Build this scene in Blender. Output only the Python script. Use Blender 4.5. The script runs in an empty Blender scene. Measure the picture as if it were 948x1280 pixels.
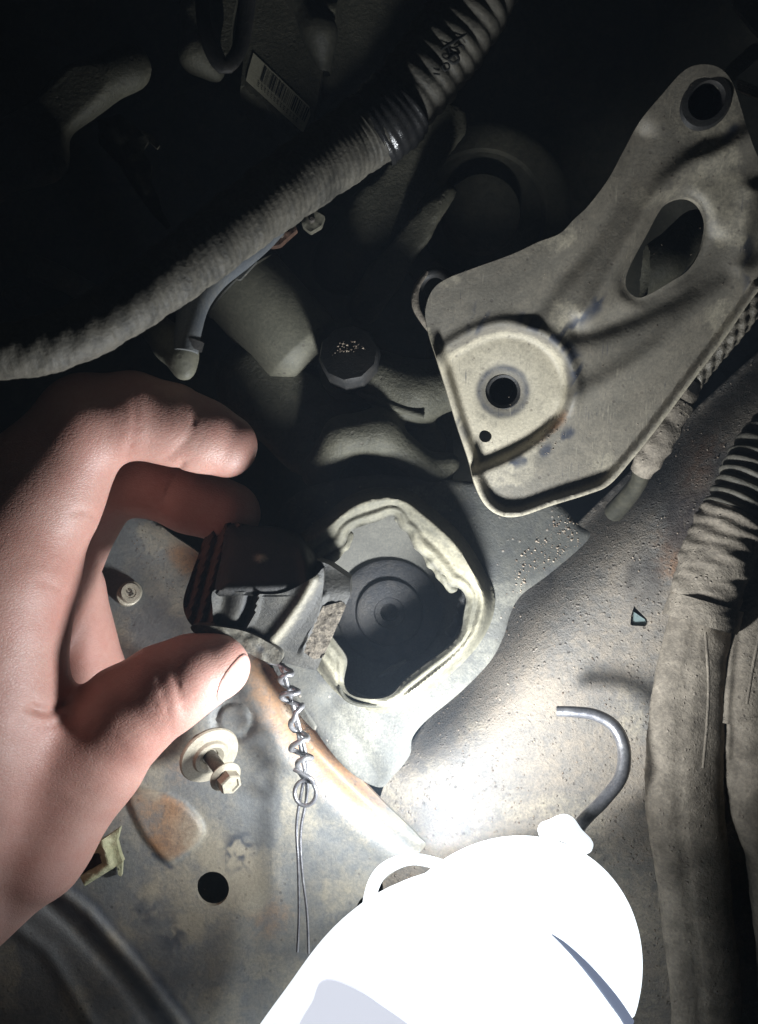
import bpy, math, random
import numpy as np
from mathutils import Vector, Matrix
from mathutils.geometry import delaunay_2d_cdt

random.seed(7); RNG = np.random.default_rng(7)
SC = bpy.context.scene
COL = SC.collection
D = 340.0                       # camera height over the z=0 plane, mm
MM = 0.001

OFF = 0.0                       # height added to everything in a block
def U(px, py, z=0.0):
    """point (mm) seen at photo position px,py when it lies at height z (mm)"""
    z = z + OFF
    k = (D - z) / D / 4.0
    return np.array([(px - 474.0) * k, -(py - 640.0) * k, z], float)

def sc(z): return (D - z - OFF) / D / 4.0     # mm per photo pixel at height z

# ------------------------------------------------------------------ camera, light, exposure
cam = bpy.data.cameras.new('camera'); camo = bpy.data.objects.new('camera', cam); COL.objects.link(camo)
camo.location = (0, 0, D * MM); cam.sensor_fit = 'VERTICAL'
cam.angle = 2 * math.atan(160.0 / D); cam.clip_start = 0.005; cam.clip_end = 10
cam.dof.use_dof = True; cam.dof.focus_distance = (D - 5) * MM; cam.dof.aperture_fstop = 16
SC.camera = camo
W = bpy.data.worlds.new('World'); SC.world = W; W.use_nodes = True
W.node_tree.nodes['Background'].inputs[0].default_value = (0.62, 0.58, 0.36, 1)
W.node_tree.nodes['Background'].inputs[1].default_value = 0.008
SC.view_settings.view_transform = 'Standard'; SC.view_settings.look = 'None'
SC.view_settings.exposure = 0.0; SC.view_settings.gamma = 1.0
try: SC.view_settings.use_curve_mapping = False
except Exception: pass

LAMP_P = U(572, 1050, 51)
LAMP_N = Vector((-0.16, 0.80, -0.60)).normalized()
LAMP_W = 0.52
ld = bpy.data.lights.new('led_panel_light', 'AREA'); ld.shape = 'DISK'; ld.size = 0.022
ld.energy = LAMP_W; ld.color = (0.93, 0.97, 1.0)
lo = bpy.data.objects.new('led_panel_light', ld); COL.objects.link(lo)
lo.location = Vector(LAMP_P) * MM
lo.rotation_euler = LAMP_N.to_track_quat('-Z', 'Y').to_euler()

# ------------------------------------------------------------------ helpers
def tag(o, label=None, cat=None, group=None, kind=None):
    if label: o['label'] = label
    if cat: o['category'] = cat
    if group: o['group'] = group
    if kind: o['kind'] = kind
    return o

def thing(name, label, cat, loc, group=None):
    o = bpy.data.objects.new(name, None); COL.objects.link(o)
    o.location = Vector(loc) * MM; o.empty_display_size = 0.01
    return tag(o, label, cat, group)

def build(name, v, f, mat, parent=None, tint=None, smooth=True, top=None, sharp=None):
    """v in world mm -> one mesh object"""
    v = np.asarray(v, float)
    if parent is not None:
        org = np.array(parent_world(parent))
    else:
        org = np.array([v[:, 0].mean(), v[:, 1].mean(), v[:, 2].min()])
    me = bpy.data.meshes.new(name)
    me.from_pydata(((v - org) * MM).tolist(), [], [tuple(int(i) for i in q) for q in f])
    me.materials.append(mat)
    if smooth:
        me.polygons.foreach_set('use_smooth', [True] * len(me.polygons))
        if sharp: me.set_sharp_from_angle(angle=math.radians(sharp))
    if tint is not None:
        a = me.color_attributes.new('tint', 'FLOAT_COLOR', 'POINT')
        t = np.zeros((len(v), 4), np.float32); t[:, 3] = 1; t[:, :tint.shape[1]] = tint
        a.data.foreach_set('color', t.ravel())
    me.update()
    o = bpy.data.objects.new(name, me); COL.objects.link(o)
    if parent is not None:
        o.parent = parent
    else:
        o.location = Vector(org) * MM
    return o

def parent_world(p):
    loc = Vector((0, 0, 0))
    while p is not None:
        loc = loc + p.location; p = p.parent
    return tuple(loc / MM)

def catmull(P, closed=False, n=8):
    P = [np.array(p, float) for p in P]; out = []; m = len(P)
    rng = range(m) if closed else range(m - 1)
    for i in rng:
        if closed: a, b, c, d = P[(i - 1) % m], P[i], P[(i + 1) % m], P[(i + 2) % m]
        else: a, b, c, d = P[max(i - 1, 0)], P[i], P[i + 1], P[min(i + 2, m - 1)]
        for j in range(n):
            t = j / n
            out.append(0.5 * ((2 * b) + (-a + c) * t + (2 * a - 5 * b + 4 * c - d) * t * t + (-a + 3 * b - 3 * c + d) * t ** 3))
    if not closed: out.append(P[-1])
    return np.array(out)

def resample(P, step, closed=False):
    Q = np.vstack([P, P[:1]]) if closed else np.asarray(P)
    seg = np.linalg.norm(np.diff(Q, axis=0), axis=1); s = np.concatenate([[0], np.cumsum(seg)])
    n = max(3, int(round(s[-1] / step)))
    t = np.linspace(0, s[-1], n + 1)
    R = np.stack([np.interp(t, s, Q[:, k]) for k in range(Q.shape[1])], 1)
    return R[:-1] if closed else R

def inside(X, Y, poly):
    r = np.zeros(X.shape, bool); n = len(poly)
    for i in range(n):
        x1, y1 = poly[i]; x2, y2 = poly[(i + 1) % n]
        if y1 == y2: continue
        c = ((y1 > Y) != (y2 > Y)) & (X < (x2 - x1) * (Y - y1) / (y2 - y1) + x1)
        r ^= c
    return r

def pdist(X, Y, P, closed=False):
    P = np.asarray(P, float)
    Q = np.vstack([P, P[:1]]) if closed else P
    d = np.full(X.shape, 1e9)
    for (x1, y1), (x2, y2) in zip(Q[:-1, :2], Q[1:, :2]):
        dx, dy = x2 - x1, y2 - y1; L = dx * dx + dy * dy + 1e-12
        t = np.clip(((X - x1) * dx + (Y - y1) * dy) / L, 0, 1)
        d = np.minimum(d, np.hypot(X - x1 - t * dx, Y - y1 - t * dy))
    return d

def sdist(X, Y, poly):      # >0 inside
    d = pdist(X, Y, poly, True)
    return np.where(inside(X, Y, poly), d, -d)

def sstep(a, b, x):
    t = np.clip((x - a) / (b - a), 0, 1); return t * t * (3 - 2 * t)

def gauss(d, w): return np.exp(-(d / w) ** 2)

_nz = RNG.random((64, 64))
def vnoise(X, Y, s, seed=0):
    x = X / s + 13.7 * seed; y = Y / s + 7.3 * seed
    xi = np.floor(x).astype(int); yi = np.floor(y).astype(int); fx = x - xi; fy = y - yi
    fx = fx * fx * (3 - 2 * fx); fy = fy * fy * (3 - 2 * fy)
    g = lambda i, j: _nz[i % 64, j % 64]
    return (g(xi, yi) * (1 - fx) + g(xi + 1, yi) * fx) * (1 - fy) + (g(xi, yi + 1) * (1 - fx) + g(xi + 1, yi + 1) * fx) * fy

def circ(cx, cy, r, n=28, ry=None, rot=0):
    ry = ry or r; a = np.linspace(0, 2 * math.pi, n, endpoint=False)
    x, y = r * np.cos(a), ry * np.sin(a)
    return np.stack([cx + x * math.cos(rot) - y * math.sin(rot), cy + x * math.sin(rot) + y * math.cos(rot)], 1)

def sheet(name, outline, z0, mat, parent=None, holes=(), h=None, step=5.0, thick=1.6, tint=None, smooth_out=True, edge=None, sharp=50):
    """pressed sheet: outline/holes in photo pixels at height z0, top relief h(X,Y) in mm, real thickness below"""
    out = catmull(outline, True, 8) if smooth_out else np.array(outline, float)
    edge = edge or step * 0.8
    out = resample(out, edge, True)
    H = [resample(np.array(q, float), min(edge, 4), True) for q in holes]
    x0, y0 = out.min(0); x1, y1 = out.max(0)
    gx, gy = np.meshgrid(np.arange(x0, x1, step), np.arange(y0, y1, step * 0.87))
    gx = gx + (np.arange(gx.shape[0]) % 2)[:, None] * step / 2
    gx = gx.ravel(); gy = gy.ravel()
    k = inside(gx, gy, out) & (pdist(gx, gy, out, True) > step * 0.45)
    for q in H: k &= ~inside(gx, gy, q) & (pdist(gx, gy, q, True) > step * 0.4)
    gx, gy = gx[k], gy[k]
    pts = [Vector(p) for p in out]; ed = [(i, (i + 1) % len(out)) for i in range(len(out))]
    for q in H:
        b = len(pts); pts += [Vector(p) for p in q]; ed += [(b + i, b + (i + 1) % len(q)) for i in range(len(q))]
    pts += [Vector((a, b)) for a, b in zip(gx, gy)]
    vo, eo, fo, _, _, _ = delaunay_2d_cdt(pts, ed, [], 0, 1e-4)
    P = np.array([(p.x, p.y) for p in vo]); F = np.array([tuple(f) for f in fo])
    c = P[F].mean(1)
    k = inside(c[:, 0], c[:, 1], out)
    for q in H: k &= ~inside(c[:, 0], c[:, 1], q)
    F = F[k]
    X, Y = P[:, 0], P[:, 1]
    z = z0 + OFF + (h(X, Y) if h else np.zeros(len(X)))
    kk = (D - z) / D / 4
    top = np.stack([(X - 474) * kk, -(Y - 640) * kk, z], 1)
    bot = top.copy(); bot[:, 2] -= thick
    a, b, c3 = top[F[:, 0]], top[F[:, 1]], top[F[:, 2]]
    if np.cross(b - a, c3 - a)[:, 2].mean() < 0: F = F[:, ::-1]
    n = len(P); cnt = {}
    for f in F.tolist():
        for i in range(3):
            cnt[(f[i], f[(i + 1) % 3])] = 1
    side = [(b_, a_, a_ + n, b_ + n) for (a_, b_) in cnt if (b_, a_) not in cnt]
    faces = F.tolist() + (F[:, ::-1] + n).tolist() + side
    used = np.zeros(2 * n, bool)
    for f in faces: used[list(f)] = True
    m = np.cumsum(used) - 1
    V = np.vstack([top, bot])[used]
    faces = [[int(m[i]) for i in f] for f in faces]
    T = None
    if tint is not None:
        t = tint(X, Y); T = np.vstack([t, t])[used]
    return build(name, V, faces, mat, parent, T, sharp=sharp)

def tube(name, pts, mat, parent=None, seg=20, step=2.0, prof=None, flat=1.0, smooth=6, cap=True, tint=None, sharp=None):
    """pts: (px,py,z,r_px); swept round section, prof(s_mm, theta, u)->radius factor"""
    C = np.array([np.append(U(p[0], p[1], p[2]), p[3] * sc(p[2])) for p in pts])
    if smooth: C = catmull(C, False, smooth)
    C = resample_len(C, step)
    T = np.gradient(C[:, :3], axis=0); T /= np.linalg.norm(T, axis=1)[:, None] + 1e-9
    s = np.concatenate([[0], np.cumsum(np.linalg.norm(np.diff(C[:, :3], axis=0), axis=1))])
    up = np.array([0, 0, 1.0]); V = []
    if abs(T[0] @ up) > 0.9: up = np.array([1.0, 0, 0])
    A = up - (up @ T[0]) * T[0]; A /= np.linalg.norm(A)
    th = np.linspace(0, 2 * math.pi, seg, endpoint=False)
    for i in range(len(C)):
        A = A - (A @ T[i]) * T[i]; A /= np.linalg.norm(A) + 1e-9
        B = np.cross(T[i], A)
        r = C[i, 3] * (prof(s[i], th, s[i] / s[-1]) if prof else np.ones(seg))
        V.append(C[i, :3] + (r * np.cos(th) * flat)[:, None] * A + (r * np.sin(th))[:, None] * B)
    n = len(C); V = np.vstack(V); F = []
    for i in range(n - 1):
        for j in range(seg):
            k = (j + 1) % seg
            F.append((i * seg + j, i * seg + k, (i + 1) * seg + k, (i + 1) * seg + j))
    if cap:
        F.append(tuple(range(seg))[::-1]); F.append(tuple(range((n - 1) * seg, n * seg)))
    return build(name, V, F, mat, parent, sharp=sharp or 60)

def resample_len(C, step):
    seg = np.linalg.norm(np.diff(C[:, :3], axis=0), axis=1); s = np.concatenate([[0], np.cumsum(seg)])
    n = max(2, int(round(s[-1] / step))); t = np.linspace(0, s[-1], n + 1)
    return np.stack([np.interp(t, s, C[:, k]) for k in range(C.shape[1])], 1)

def lathe(name, prof, c, axis, mat, parent=None, seg=40, sharp=35, poly=None, fn=None):
    """prof [(r,h)] mm about point c, axis"""
    w = Vector(axis).normalized(); a = w.orthogonal().normalized(); b = w.cross(a)
    w, a, b = map(np.array, (w, a, b)); V = []; F = []
    n = poly or seg
    for (r, h) in prof:
        for j in range(n):
            t = 2 * math.pi * j / n
            rr = max(r, 1e-3) * (fn(t, h) if fn else 1)
            V.append(np.array(c) + a * rr * math.cos(t) + b * rr * math.sin(t) + w * h)
    m = len(prof)
    for i in range(m - 1):
        for j in range(n):
            k = (j + 1) % n; F.append((i * n + j, i * n + k, (i + 1) * n + k, (i + 1) * n + j))
    F.append(tuple(range(n))[::-1]); F.append(tuple(range((m - 1) * n, m * n)))
    return build(name, V, F, mat, parent, sharp=sharp, smooth=poly is None)

# --- signed distance modelling, meshed with surface nets
def grid(lo, hi, res):
    ax = [np.arange(lo[i], hi[i] + res, res) for i in range(3)]
    return ax, np.meshgrid(*ax, indexing='ij')

def cone(G, a, b, ra, rb):
    X, Y, Z = G; ab = b - a; L = ab @ ab + 1e-9
    t = np.clip(((X - a[0]) * ab[0] + (Y - a[1]) * ab[1] + (Z - a[2]) * ab[2]) / L, 0, 1)
    return np.sqrt((X - a[0] - t * ab[0]) ** 2 + (Y - a[1] - t * ab[1]) ** 2 + (Z - a[2] - t * ab[2]) ** 2) - (ra + (rb - ra) * t)

def ell(G, c, r, R=None):
    P = np.stack([G[0] - c[0], G[1] - c[1], G[2] - c[2]])
    if R is not None: P = np.tensordot(np.array(R).T, P, 1)
    q = np.sqrt((P[0] / r[0]) ** 2 + (P[1] / r[1]) ** 2 + (P[2] / r[2]) ** 2)
    return (q - 1) * min(r)

def box(G, c, r, R=None, rd=1.0):
    P = np.stack([G[0] - c[0], G[1] - c[1], G[2] - c[2]])
    if R is not None: P = np.tensordot(np.array(R).T, P, 1)
    q = np.abs(P) - (np.array(r) - rd)[:, None, None, None]
    return np.sqrt((np.maximum(q, 0) ** 2).sum(0)) + np.minimum(q.max(0), 0) - rd

def smin(a, b, k):
    h = np.clip(0.5 + 0.5 * (b - a) / k, 0, 1)
    return b * (1 - h) + a * h - k * h * (1 - h)

def pxof(G):
    k = 4 * D / (D - G[2]); return 474 + G[0] * k, 640 - G[1] * k

def nets(ax, S):
    nx, ny, nz = S.shape; ins = S < 0
    cells = (nx - 1, ny - 1, nz - 1)
    acc = np.zeros(cells + (3,)); cnt = np.zeros(cells)
    for d in range(3):
        sl0 = [slice(None)] * 3; sl1 = [slice(None)] * 3; sl0[d] = slice(0, -1); sl1[d] = slice(1, None)
        a, b = S[tuple(sl0)], S[tuple(sl1)]
        cr = (a < 0) != (b < 0)
        t = np.where(cr, a / (a - b + 1e-20), 0)
        o = [i for i in range(3) if i != d]
        for u in (0, 1):
            for v in (0, 1):
                s = [slice(None)] * 3
                s[o[0]] = slice(u, S.shape[o[0]] - 1 + u); s[o[1]] = slice(v, S.shape[o[1]] - 1 + v)
                c = cr[tuple(s)]; tt = t[tuple(s)]
                cnt += c
                acc[..., d] += c * tt
                if u: acc[..., o[0]] += c
                if v: acc[..., o[1]] += c
    act = cnt > 0
    idx = np.full(cells, -1); ii = np.argwhere(act); idx[act] = np.arange(len(ii))
    P = acc[act] / cnt[act][:, None] + ii
    res = ax[0][1] - ax[0][0]
    V = P * res + np.array([ax[0][0], ax[1][0], ax[2][0]])
    F = []
    for d in range(3):
        o = [(d + 1) % 3, (d + 2) % 3]
        sl0 = [slice(1, -1)] * 3; sl1 = [slice(1, -1)] * 3
        sl0[d] = slice(0, -1); sl1[d] = slice(1, None)
        A, B = ins[tuple(sl0)], ins[tuple(sl1)]
        for flip, M in ((0, A & ~B), (1, ~A & B)):
            e = np.argwhere(M)
            if not len(e): continue
            e = e.copy(); e[:, o[0]] += 1; e[:, o[1]] += 1
            def at(du, dv):
                q = e.copy(); q[:, o[0]] += du; q[:, o[1]] += dv
                return idx[q[:, 0], q[:, 1], q[:, 2]]
            q = np.stack([at(-1, -1), at(0, -1), at(0, 0), at(-1, 0)], 1)
            if flip: q = q[:, ::-1]
            F.append(q)
    F = np.vstack(F)
    F = F[(F >= 0).all(1)]
    return V, F

def relax(V, F, n=2, lam=0.5):
    F = np.asarray(F)
    for _ in range(n):
        s = np.zeros_like(V); c = np.zeros(len(V))
        for i in range(4):
            a, b = F[:, i], F[:, (i + 1) % 4]
            np.add.at(s, a, V[b]); np.add.at(c, a, 1); np.add.at(s, b, V[a]); np.add.at(c, b, 1)
        V = V + lam * (s / np.maximum(c, 1)[:, None] - V)
    return V

def sdfmesh(name, f, lo, hi, res, mat, parent=None, rel=1, tint=None):
    ax, G = grid(lo, hi, res)
    V, F = nets(ax, f(G)); V = relax(V, F, rel)
    T = tint(*pxof((V[:, 0], V[:, 1], V[:, 2]))) if tint else None
    return build(name, V, F, mat, parent, T)

def chain(G, pts, k=4):
    d = None
    for p, q in zip(pts[:-1], pts[1:]):
        c = cone(G, U(*p[:3]), U(*q[:3]), p[3] * sc(p[2]), q[3] * sc(q[2]))
        d = c if d is None else smin(d, c, k)
    return d

# ------------------------------------------------------------------ materials
def grime(name, base, dust, amt=0.5, rough=0.8, bump=0.25, fine=1.6, big=0.06, specks=0.0, rust=(0.23, 0.10, 0.035), dark=(0.035, 0.037, 0.042), spec=0.3, metal=0.0, pit=0.0, pale=(0.42, 0.38, 0.29), streak=None, scratch=0.0):
    m = bpy.data.materials.new(name); m.use_nodes = True; N = m.node_tree.nodes; L = m.node_tree.links
    b = N['Principled BSDF']
    tc = N.new('ShaderNodeTexCoord'); mp = N.new('ShaderNodeMapping'); L.new(tc.outputs['Object'], mp.inputs[0])
    mp.inputs['Scale'].default_value = (1000, 1000, 1000)
    if streak: mp.inputs['Scale'].default_value = streak
    def noise(scale, det=5, r=0.6, dist=0.0):
        n = N.new('ShaderNodeTexNoise'); n.inputs['Scale'].default_value = scale; n.inputs['Detail'].default_value = det
        n.inputs['Roughness'].default_value = r; n.inputs['Distortion'].default_value = dist
        L.new(mp.outputs[0], n.inputs['Vector']); return n.outputs['Fac']
    def ramp(x, a, c):
        r = N.new('ShaderNodeMapRange'); r.interpolation_type = 'SMOOTHSTEP'
        r.inputs['From Min'].default_value = a; r.inputs['From Max'].default_value = c; L.new(x, r.inputs['Value']); return r.outputs[0]
    def mix(f, c1, c2, mode='MIX'):
        x = N.new('ShaderNodeMix'); x.data_type = 'RGBA'; x.blend_type = mode
        for s, v in ((0, f), (6, c1), (7, c2)):
            if hasattr(v, 'is_output'): L.new(v, x.inputs[s])
            else: x.inputs[s].default_value = v if s == 0 else (*v, 1)
        return x.outputs[2]
    def math_(op, a, c):
        x = N.new('ShaderNodeMath'); x.operation = op
        for i, v in enumerate((a, c)):
            if hasattr(v, 'is_output'): L.new(v, x.inputs[i])
            else: x.inputs[i].default_value = v
        return x.outputs[0]
    n1 = noise(big, 8, 0.65, 0.4); n2 = noise(fine * 0.25, 6, 0.7); n3 = noise(fine, 4, 0.7)
    blend = math_('ADD', math_('MULTIPLY', n1, 0.6), math_('MULTIPLY', n2, 0.4))
    col = mix(ramp(blend, 0.54 - 0.30 * amt, 0.82 - 0.30 * amt), base, dust)
    att = N.new('ShaderNodeAttribute'); att.attribute_name = 'tint'
    sep = N.new('ShaderNodeSeparateColor'); L.new(att.outputs['Color'], sep.inputs[0])
    def amtof(ch, lo_, hi_): return ramp(math_('ADD', sep.outputs[ch], math_('MULTIPLY', math_('SUBTRACT', n2, 0.5), 1.0)), lo_, hi_)
    gate = lambda ch: math_('MULTIPLY', amtof(ch, 0.15, 1.0), ramp(sep.outputs[ch], 0.02, 0.2))
    col = mix(gate(0), col, mix(n2, rust, tuple(min(1, c * 2.0) for c in rust)))
    col = mix(gate(2), col, pale)
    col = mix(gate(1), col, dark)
    g = ramp(n3, 0.25, 0.75)
    col = mix(0.35, col, mix(g, (0.45, 0.45, 0.45), (1.25, 1.22, 1.15)), 'MULTIPLY') if True else col
    hgt = math_('ADD', math_('MULTIPLY', n3, 0.6), math_('MULTIPLY', n2, 1.2))
    if specks:
        vo = N.new('ShaderNodeTexVoronoi'); vo.inputs['Scale'].default_value = 0.55; L.new(mp.outputs[0], vo.inputs['Vector'])
        sp = ramp(vo.outputs['Distance'], 0.30, 0.12)
        gate2 = ramp(noise(0.2, 3), 0.62 - 0.25 * specks, 0.75 - 0.25 * specks)
        spk = math_('MULTIPLY', sp, gate2)
        col = mix(math_('MULTIPLY', spk, 0.7), col, mix(n1, (0.10, 0.075, 0.06), (0.42, 0.37, 0.31)))
        hgt = math_('ADD', hgt, math_('MULTIPLY', spk, 1.3))
    if pit:
        vo = N.new('ShaderNodeTexVoronoi'); vo.inputs['Scale'].default_value = 0.33; L.new(mp.outputs[0], vo.inputs['Vector'])
        sp = math_('MULTIPLY', ramp(vo.outputs['Distance'], 0.22, 0.10), ramp(noise(0.12, 2), 0.5, 0.6))
        col = mix(math_('MULTIPLY', sp, 0.8 * pit), col, (0.05, 0.04, 0.035)); hgt = math_('SUBTRACT', hgt, math_('MULTIPLY', sp, pit))
    if scratch:
        m3 = N.new('ShaderNodeMapping'); m3.inputs['Rotation'].default_value = (0, 0, 0.9); m3.inputs['Scale'].default_value = (2600, 110, 400)
        L.new(tc.outputs['Object'], m3.inputs[0]); sn = N.new('ShaderNodeTexNoise'); sn.inputs['Scale'].default_value = 0.9; sn.inputs['Detail'].default_value = 3
        L.new(m3.outputs[0], sn.inputs['Vector'])
        sf = math_('MULTIPLY', ramp(sn.outputs['Fac'], 0.60, 0.72), ramp(noise(0.07, 3), 0.48, 0.62))
        col = mix(math_('MULTIPLY', sf, 0.55 * scratch), col, dark)
        sf2 = math_('MULTIPLY', ramp(sn.outputs['Fac'], 0.38, 0.30), ramp(noise(0.05, 2), 0.5, 0.6))
        col = mix(math_('MULTIPLY', sf2, 0.4 * scratch), col, pale)
    L.new(col, b.inputs['Base Color'])
    rr = N.new('ShaderNodeMapRange'); rr.inputs['To Min'].default_value = max(0, rough - 0.15); rr.inputs['To Max'].default_value = min(1, rough + 0.15)
    L.new(n2, rr.inputs['Value']); L.new(rr.outputs[0], b.inputs['Roughness'])
    b.inputs['Specular IOR Level'].default_value = spec; b.inputs['Metallic'].default_value = metal
    bp = N.new('ShaderNodeBump'); bp.inputs['Strength'].default_value = min(1, bump * 2); bp.inputs['Distance'].default_value = 0.0006 * max(1, bump * 2)
    L.new(hgt, bp.inputs['Height']); L.new(bp.outputs[0], b.inputs['Normal'])
    return m

M = {}
M['bracket'] = grime('dusty_stamped_steel', (0.14, 0.128, 0.104), (0.205, 0.182, 0.143), 0.5, 0.62, 0.10, fine=1.2, big=0.035, pit=0.6, spec=0.45, scratch=1.0, dark=(0.03, 0.035, 0.05))
M['plate'] = grime('dusty_grey_plate', (0.06, 0.061, 0.057), (0.098, 0.094, 0.08), 0.45, 0.7, 0.18, fine=1.4, big=0.05, specks=0.35, pit=0.5, pale=(0.17, 0.165, 0.14), scratch=0.7)
M['rail'] = grime('gritty_frame_paint', (0.165, 0.158, 0.148), (0.28, 0.24, 0.195), 0.6, 0.8, 0.40, fine=1.3, big=0.03, specks=0.55, pit=0.6, scratch=0.3)
M['collar'] = grime('dusty_olive_rubber', (0.095, 0.09, 0.068), (0.155, 0.145, 0.11), 0.5, 0.7, 0.16, fine=0.8, big=0.05, pit=0.3, dark=(0.02, 0.02, 0.022), pale=(0.24, 0.22, 0.16))
M['subframe'] = grime('stained_subframe_steel', (0.17, 0.178, 0.18), (0.27, 0.25, 0.205), 0.45, 0.5, 0.14, fine=1.1, big=0.022, pit=0.5, spec=0.5, rust=(0.20, 0.115, 0.062), dark=(0.05, 0.062, 0.085), pale=(0.33, 0.30, 0.235), scratch=0.6)
M['hose'] = grime('dusty_black_conduit', (0.05, 0.048, 0.042), (0.13, 0.12, 0.098), 0.7, 0.6, 0.2, fine=0.9, big=0.05, pit=0.3)
M['hose_dark'] = grime('black_glossy_tape', (0.02, 0.02, 0.021), (0.05, 0.047, 0.042), 0.3, 0.22, 0.1, spec=0.7)
M['rubber'] = grime('black_rubber', (0.02, 0.02, 0.02), (0.045, 0.04, 0.035), 0.4, 0.55, 0.15)
M['part_rubber'] = grime('worn_rubber_metal', (0.02, 0.0195, 0.018), (0.05, 0.047, 0.04), 0.45, 0.6, 0.2, fine=1.2, big=0.08, pale=(0.15, 0.138, 0.108))
M['brown'] = grime('brown_rust', (0.055, 0.030, 0.020), (0.13, 0.07, 0.045), 0.5, 0.8, 0.4, fine=0.9, big=0.2, streak=(1400, 350, 1000))
M['broken'] = grime('torn_rough_rubber', (0.05, 0.042, 0.033), (0.15, 0.128, 0.10), 0.45, 0.9, 0.5, fine=1.8, big=0.6)
M['cast'] = grime('olive_cast_metal', (0.05, 0.048, 0.034), (0.085, 0.08, 0.058), 0.5, 0.65, 0.3, fine=0.9, big=0.05, spec=0.35, pit=0.5)
M['can'] = grime('olive_can_paint', (0.11, 0.107, 0.082), (0.15, 0.143, 0.108), 0.5, 0.6, 0.1, fine=0.9, big=0.04, pit=0.6)
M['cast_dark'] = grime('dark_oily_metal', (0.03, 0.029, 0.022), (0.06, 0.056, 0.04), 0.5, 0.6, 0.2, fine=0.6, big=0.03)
M['blue_hose'] = grime('grey_blue_hose', (0.10, 0.11, 0.122), (0.15, 0.15, 0.14), 0.4, 0.6, 0.1)
M['sleeve'] = grime('muddy_loom_sleeve', (0.13, 0.112, 0.09), (0.27, 0.235, 0.19), 0.6, 0.85, 0.35, fine=0.9, big=0.06, specks=0.35, pit=0.3)
M['bolt'] = grime('zinc_bolt', (0.32, 0.29, 0.23), (0.42, 0.38, 0.30), 0.5, 0.4, 0.12, metal=0.25, spec=0.5)
M['bolt_dark'] = grime('dark_thread', (0.09, 0.08, 0.07), (0.18, 0.16, 0.13), 0.4, 0.5, 0.3, metal=0.3)
M['yellow'] = grime('flaking_yellow_paint', (0.33, 0.33, 0.20), (0.46, 0.45, 0.30), 0.5, 0.7, 0.4, fine=0.7, big=0.3, pit=0.8)
M['wire'] = grime('galvanised_wire', (0.20, 0.20, 0.22), (0.36, 0.36, 0.37), 0.5, 0.35, 0.05, metal=0.75, spec=0.6)
M['crumb'] = grime('dirt_crumb', (0.13, 0.095, 0.07), (0.42, 0.36, 0.29), 0.5, 0.95, 0.3, fine=0.6, big=0.6)
M['label'] = grime('faded_label', (0.34, 0.32, 0.24), (0.42, 0.40, 0.31), 0.5, 0.5, 0.03)
M['ink'] = grime('black_print', (0.02, 0.02, 0.02), (0.045, 0.045, 0.04), 0.3, 0.7, 0.02)
M['washer_dark'] = grime('dark_stud_washer', (0.035, 0.036, 0.04), (0.075, 0.07, 0.065), 0.5, 0.5, 0.2)
M['inner'] = grime('inner_plate', (0.12, 0.117, 0.105), (0.16, 0.155, 0.135), 0.5, 0.75, 0.08)
M['shiny_cable'] = grime('greasy_braided_cable', (0.14, 0.125, 0.10), (0.27, 0.24, 0.19), 0.5, 0.4, 0.3, spec=0.6)
M['chip'] = grime('slate_chip', (0.16, 0.21, 0.21), (0.22, 0.26, 0.25), 0.4, 0.5, 0.1)

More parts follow.
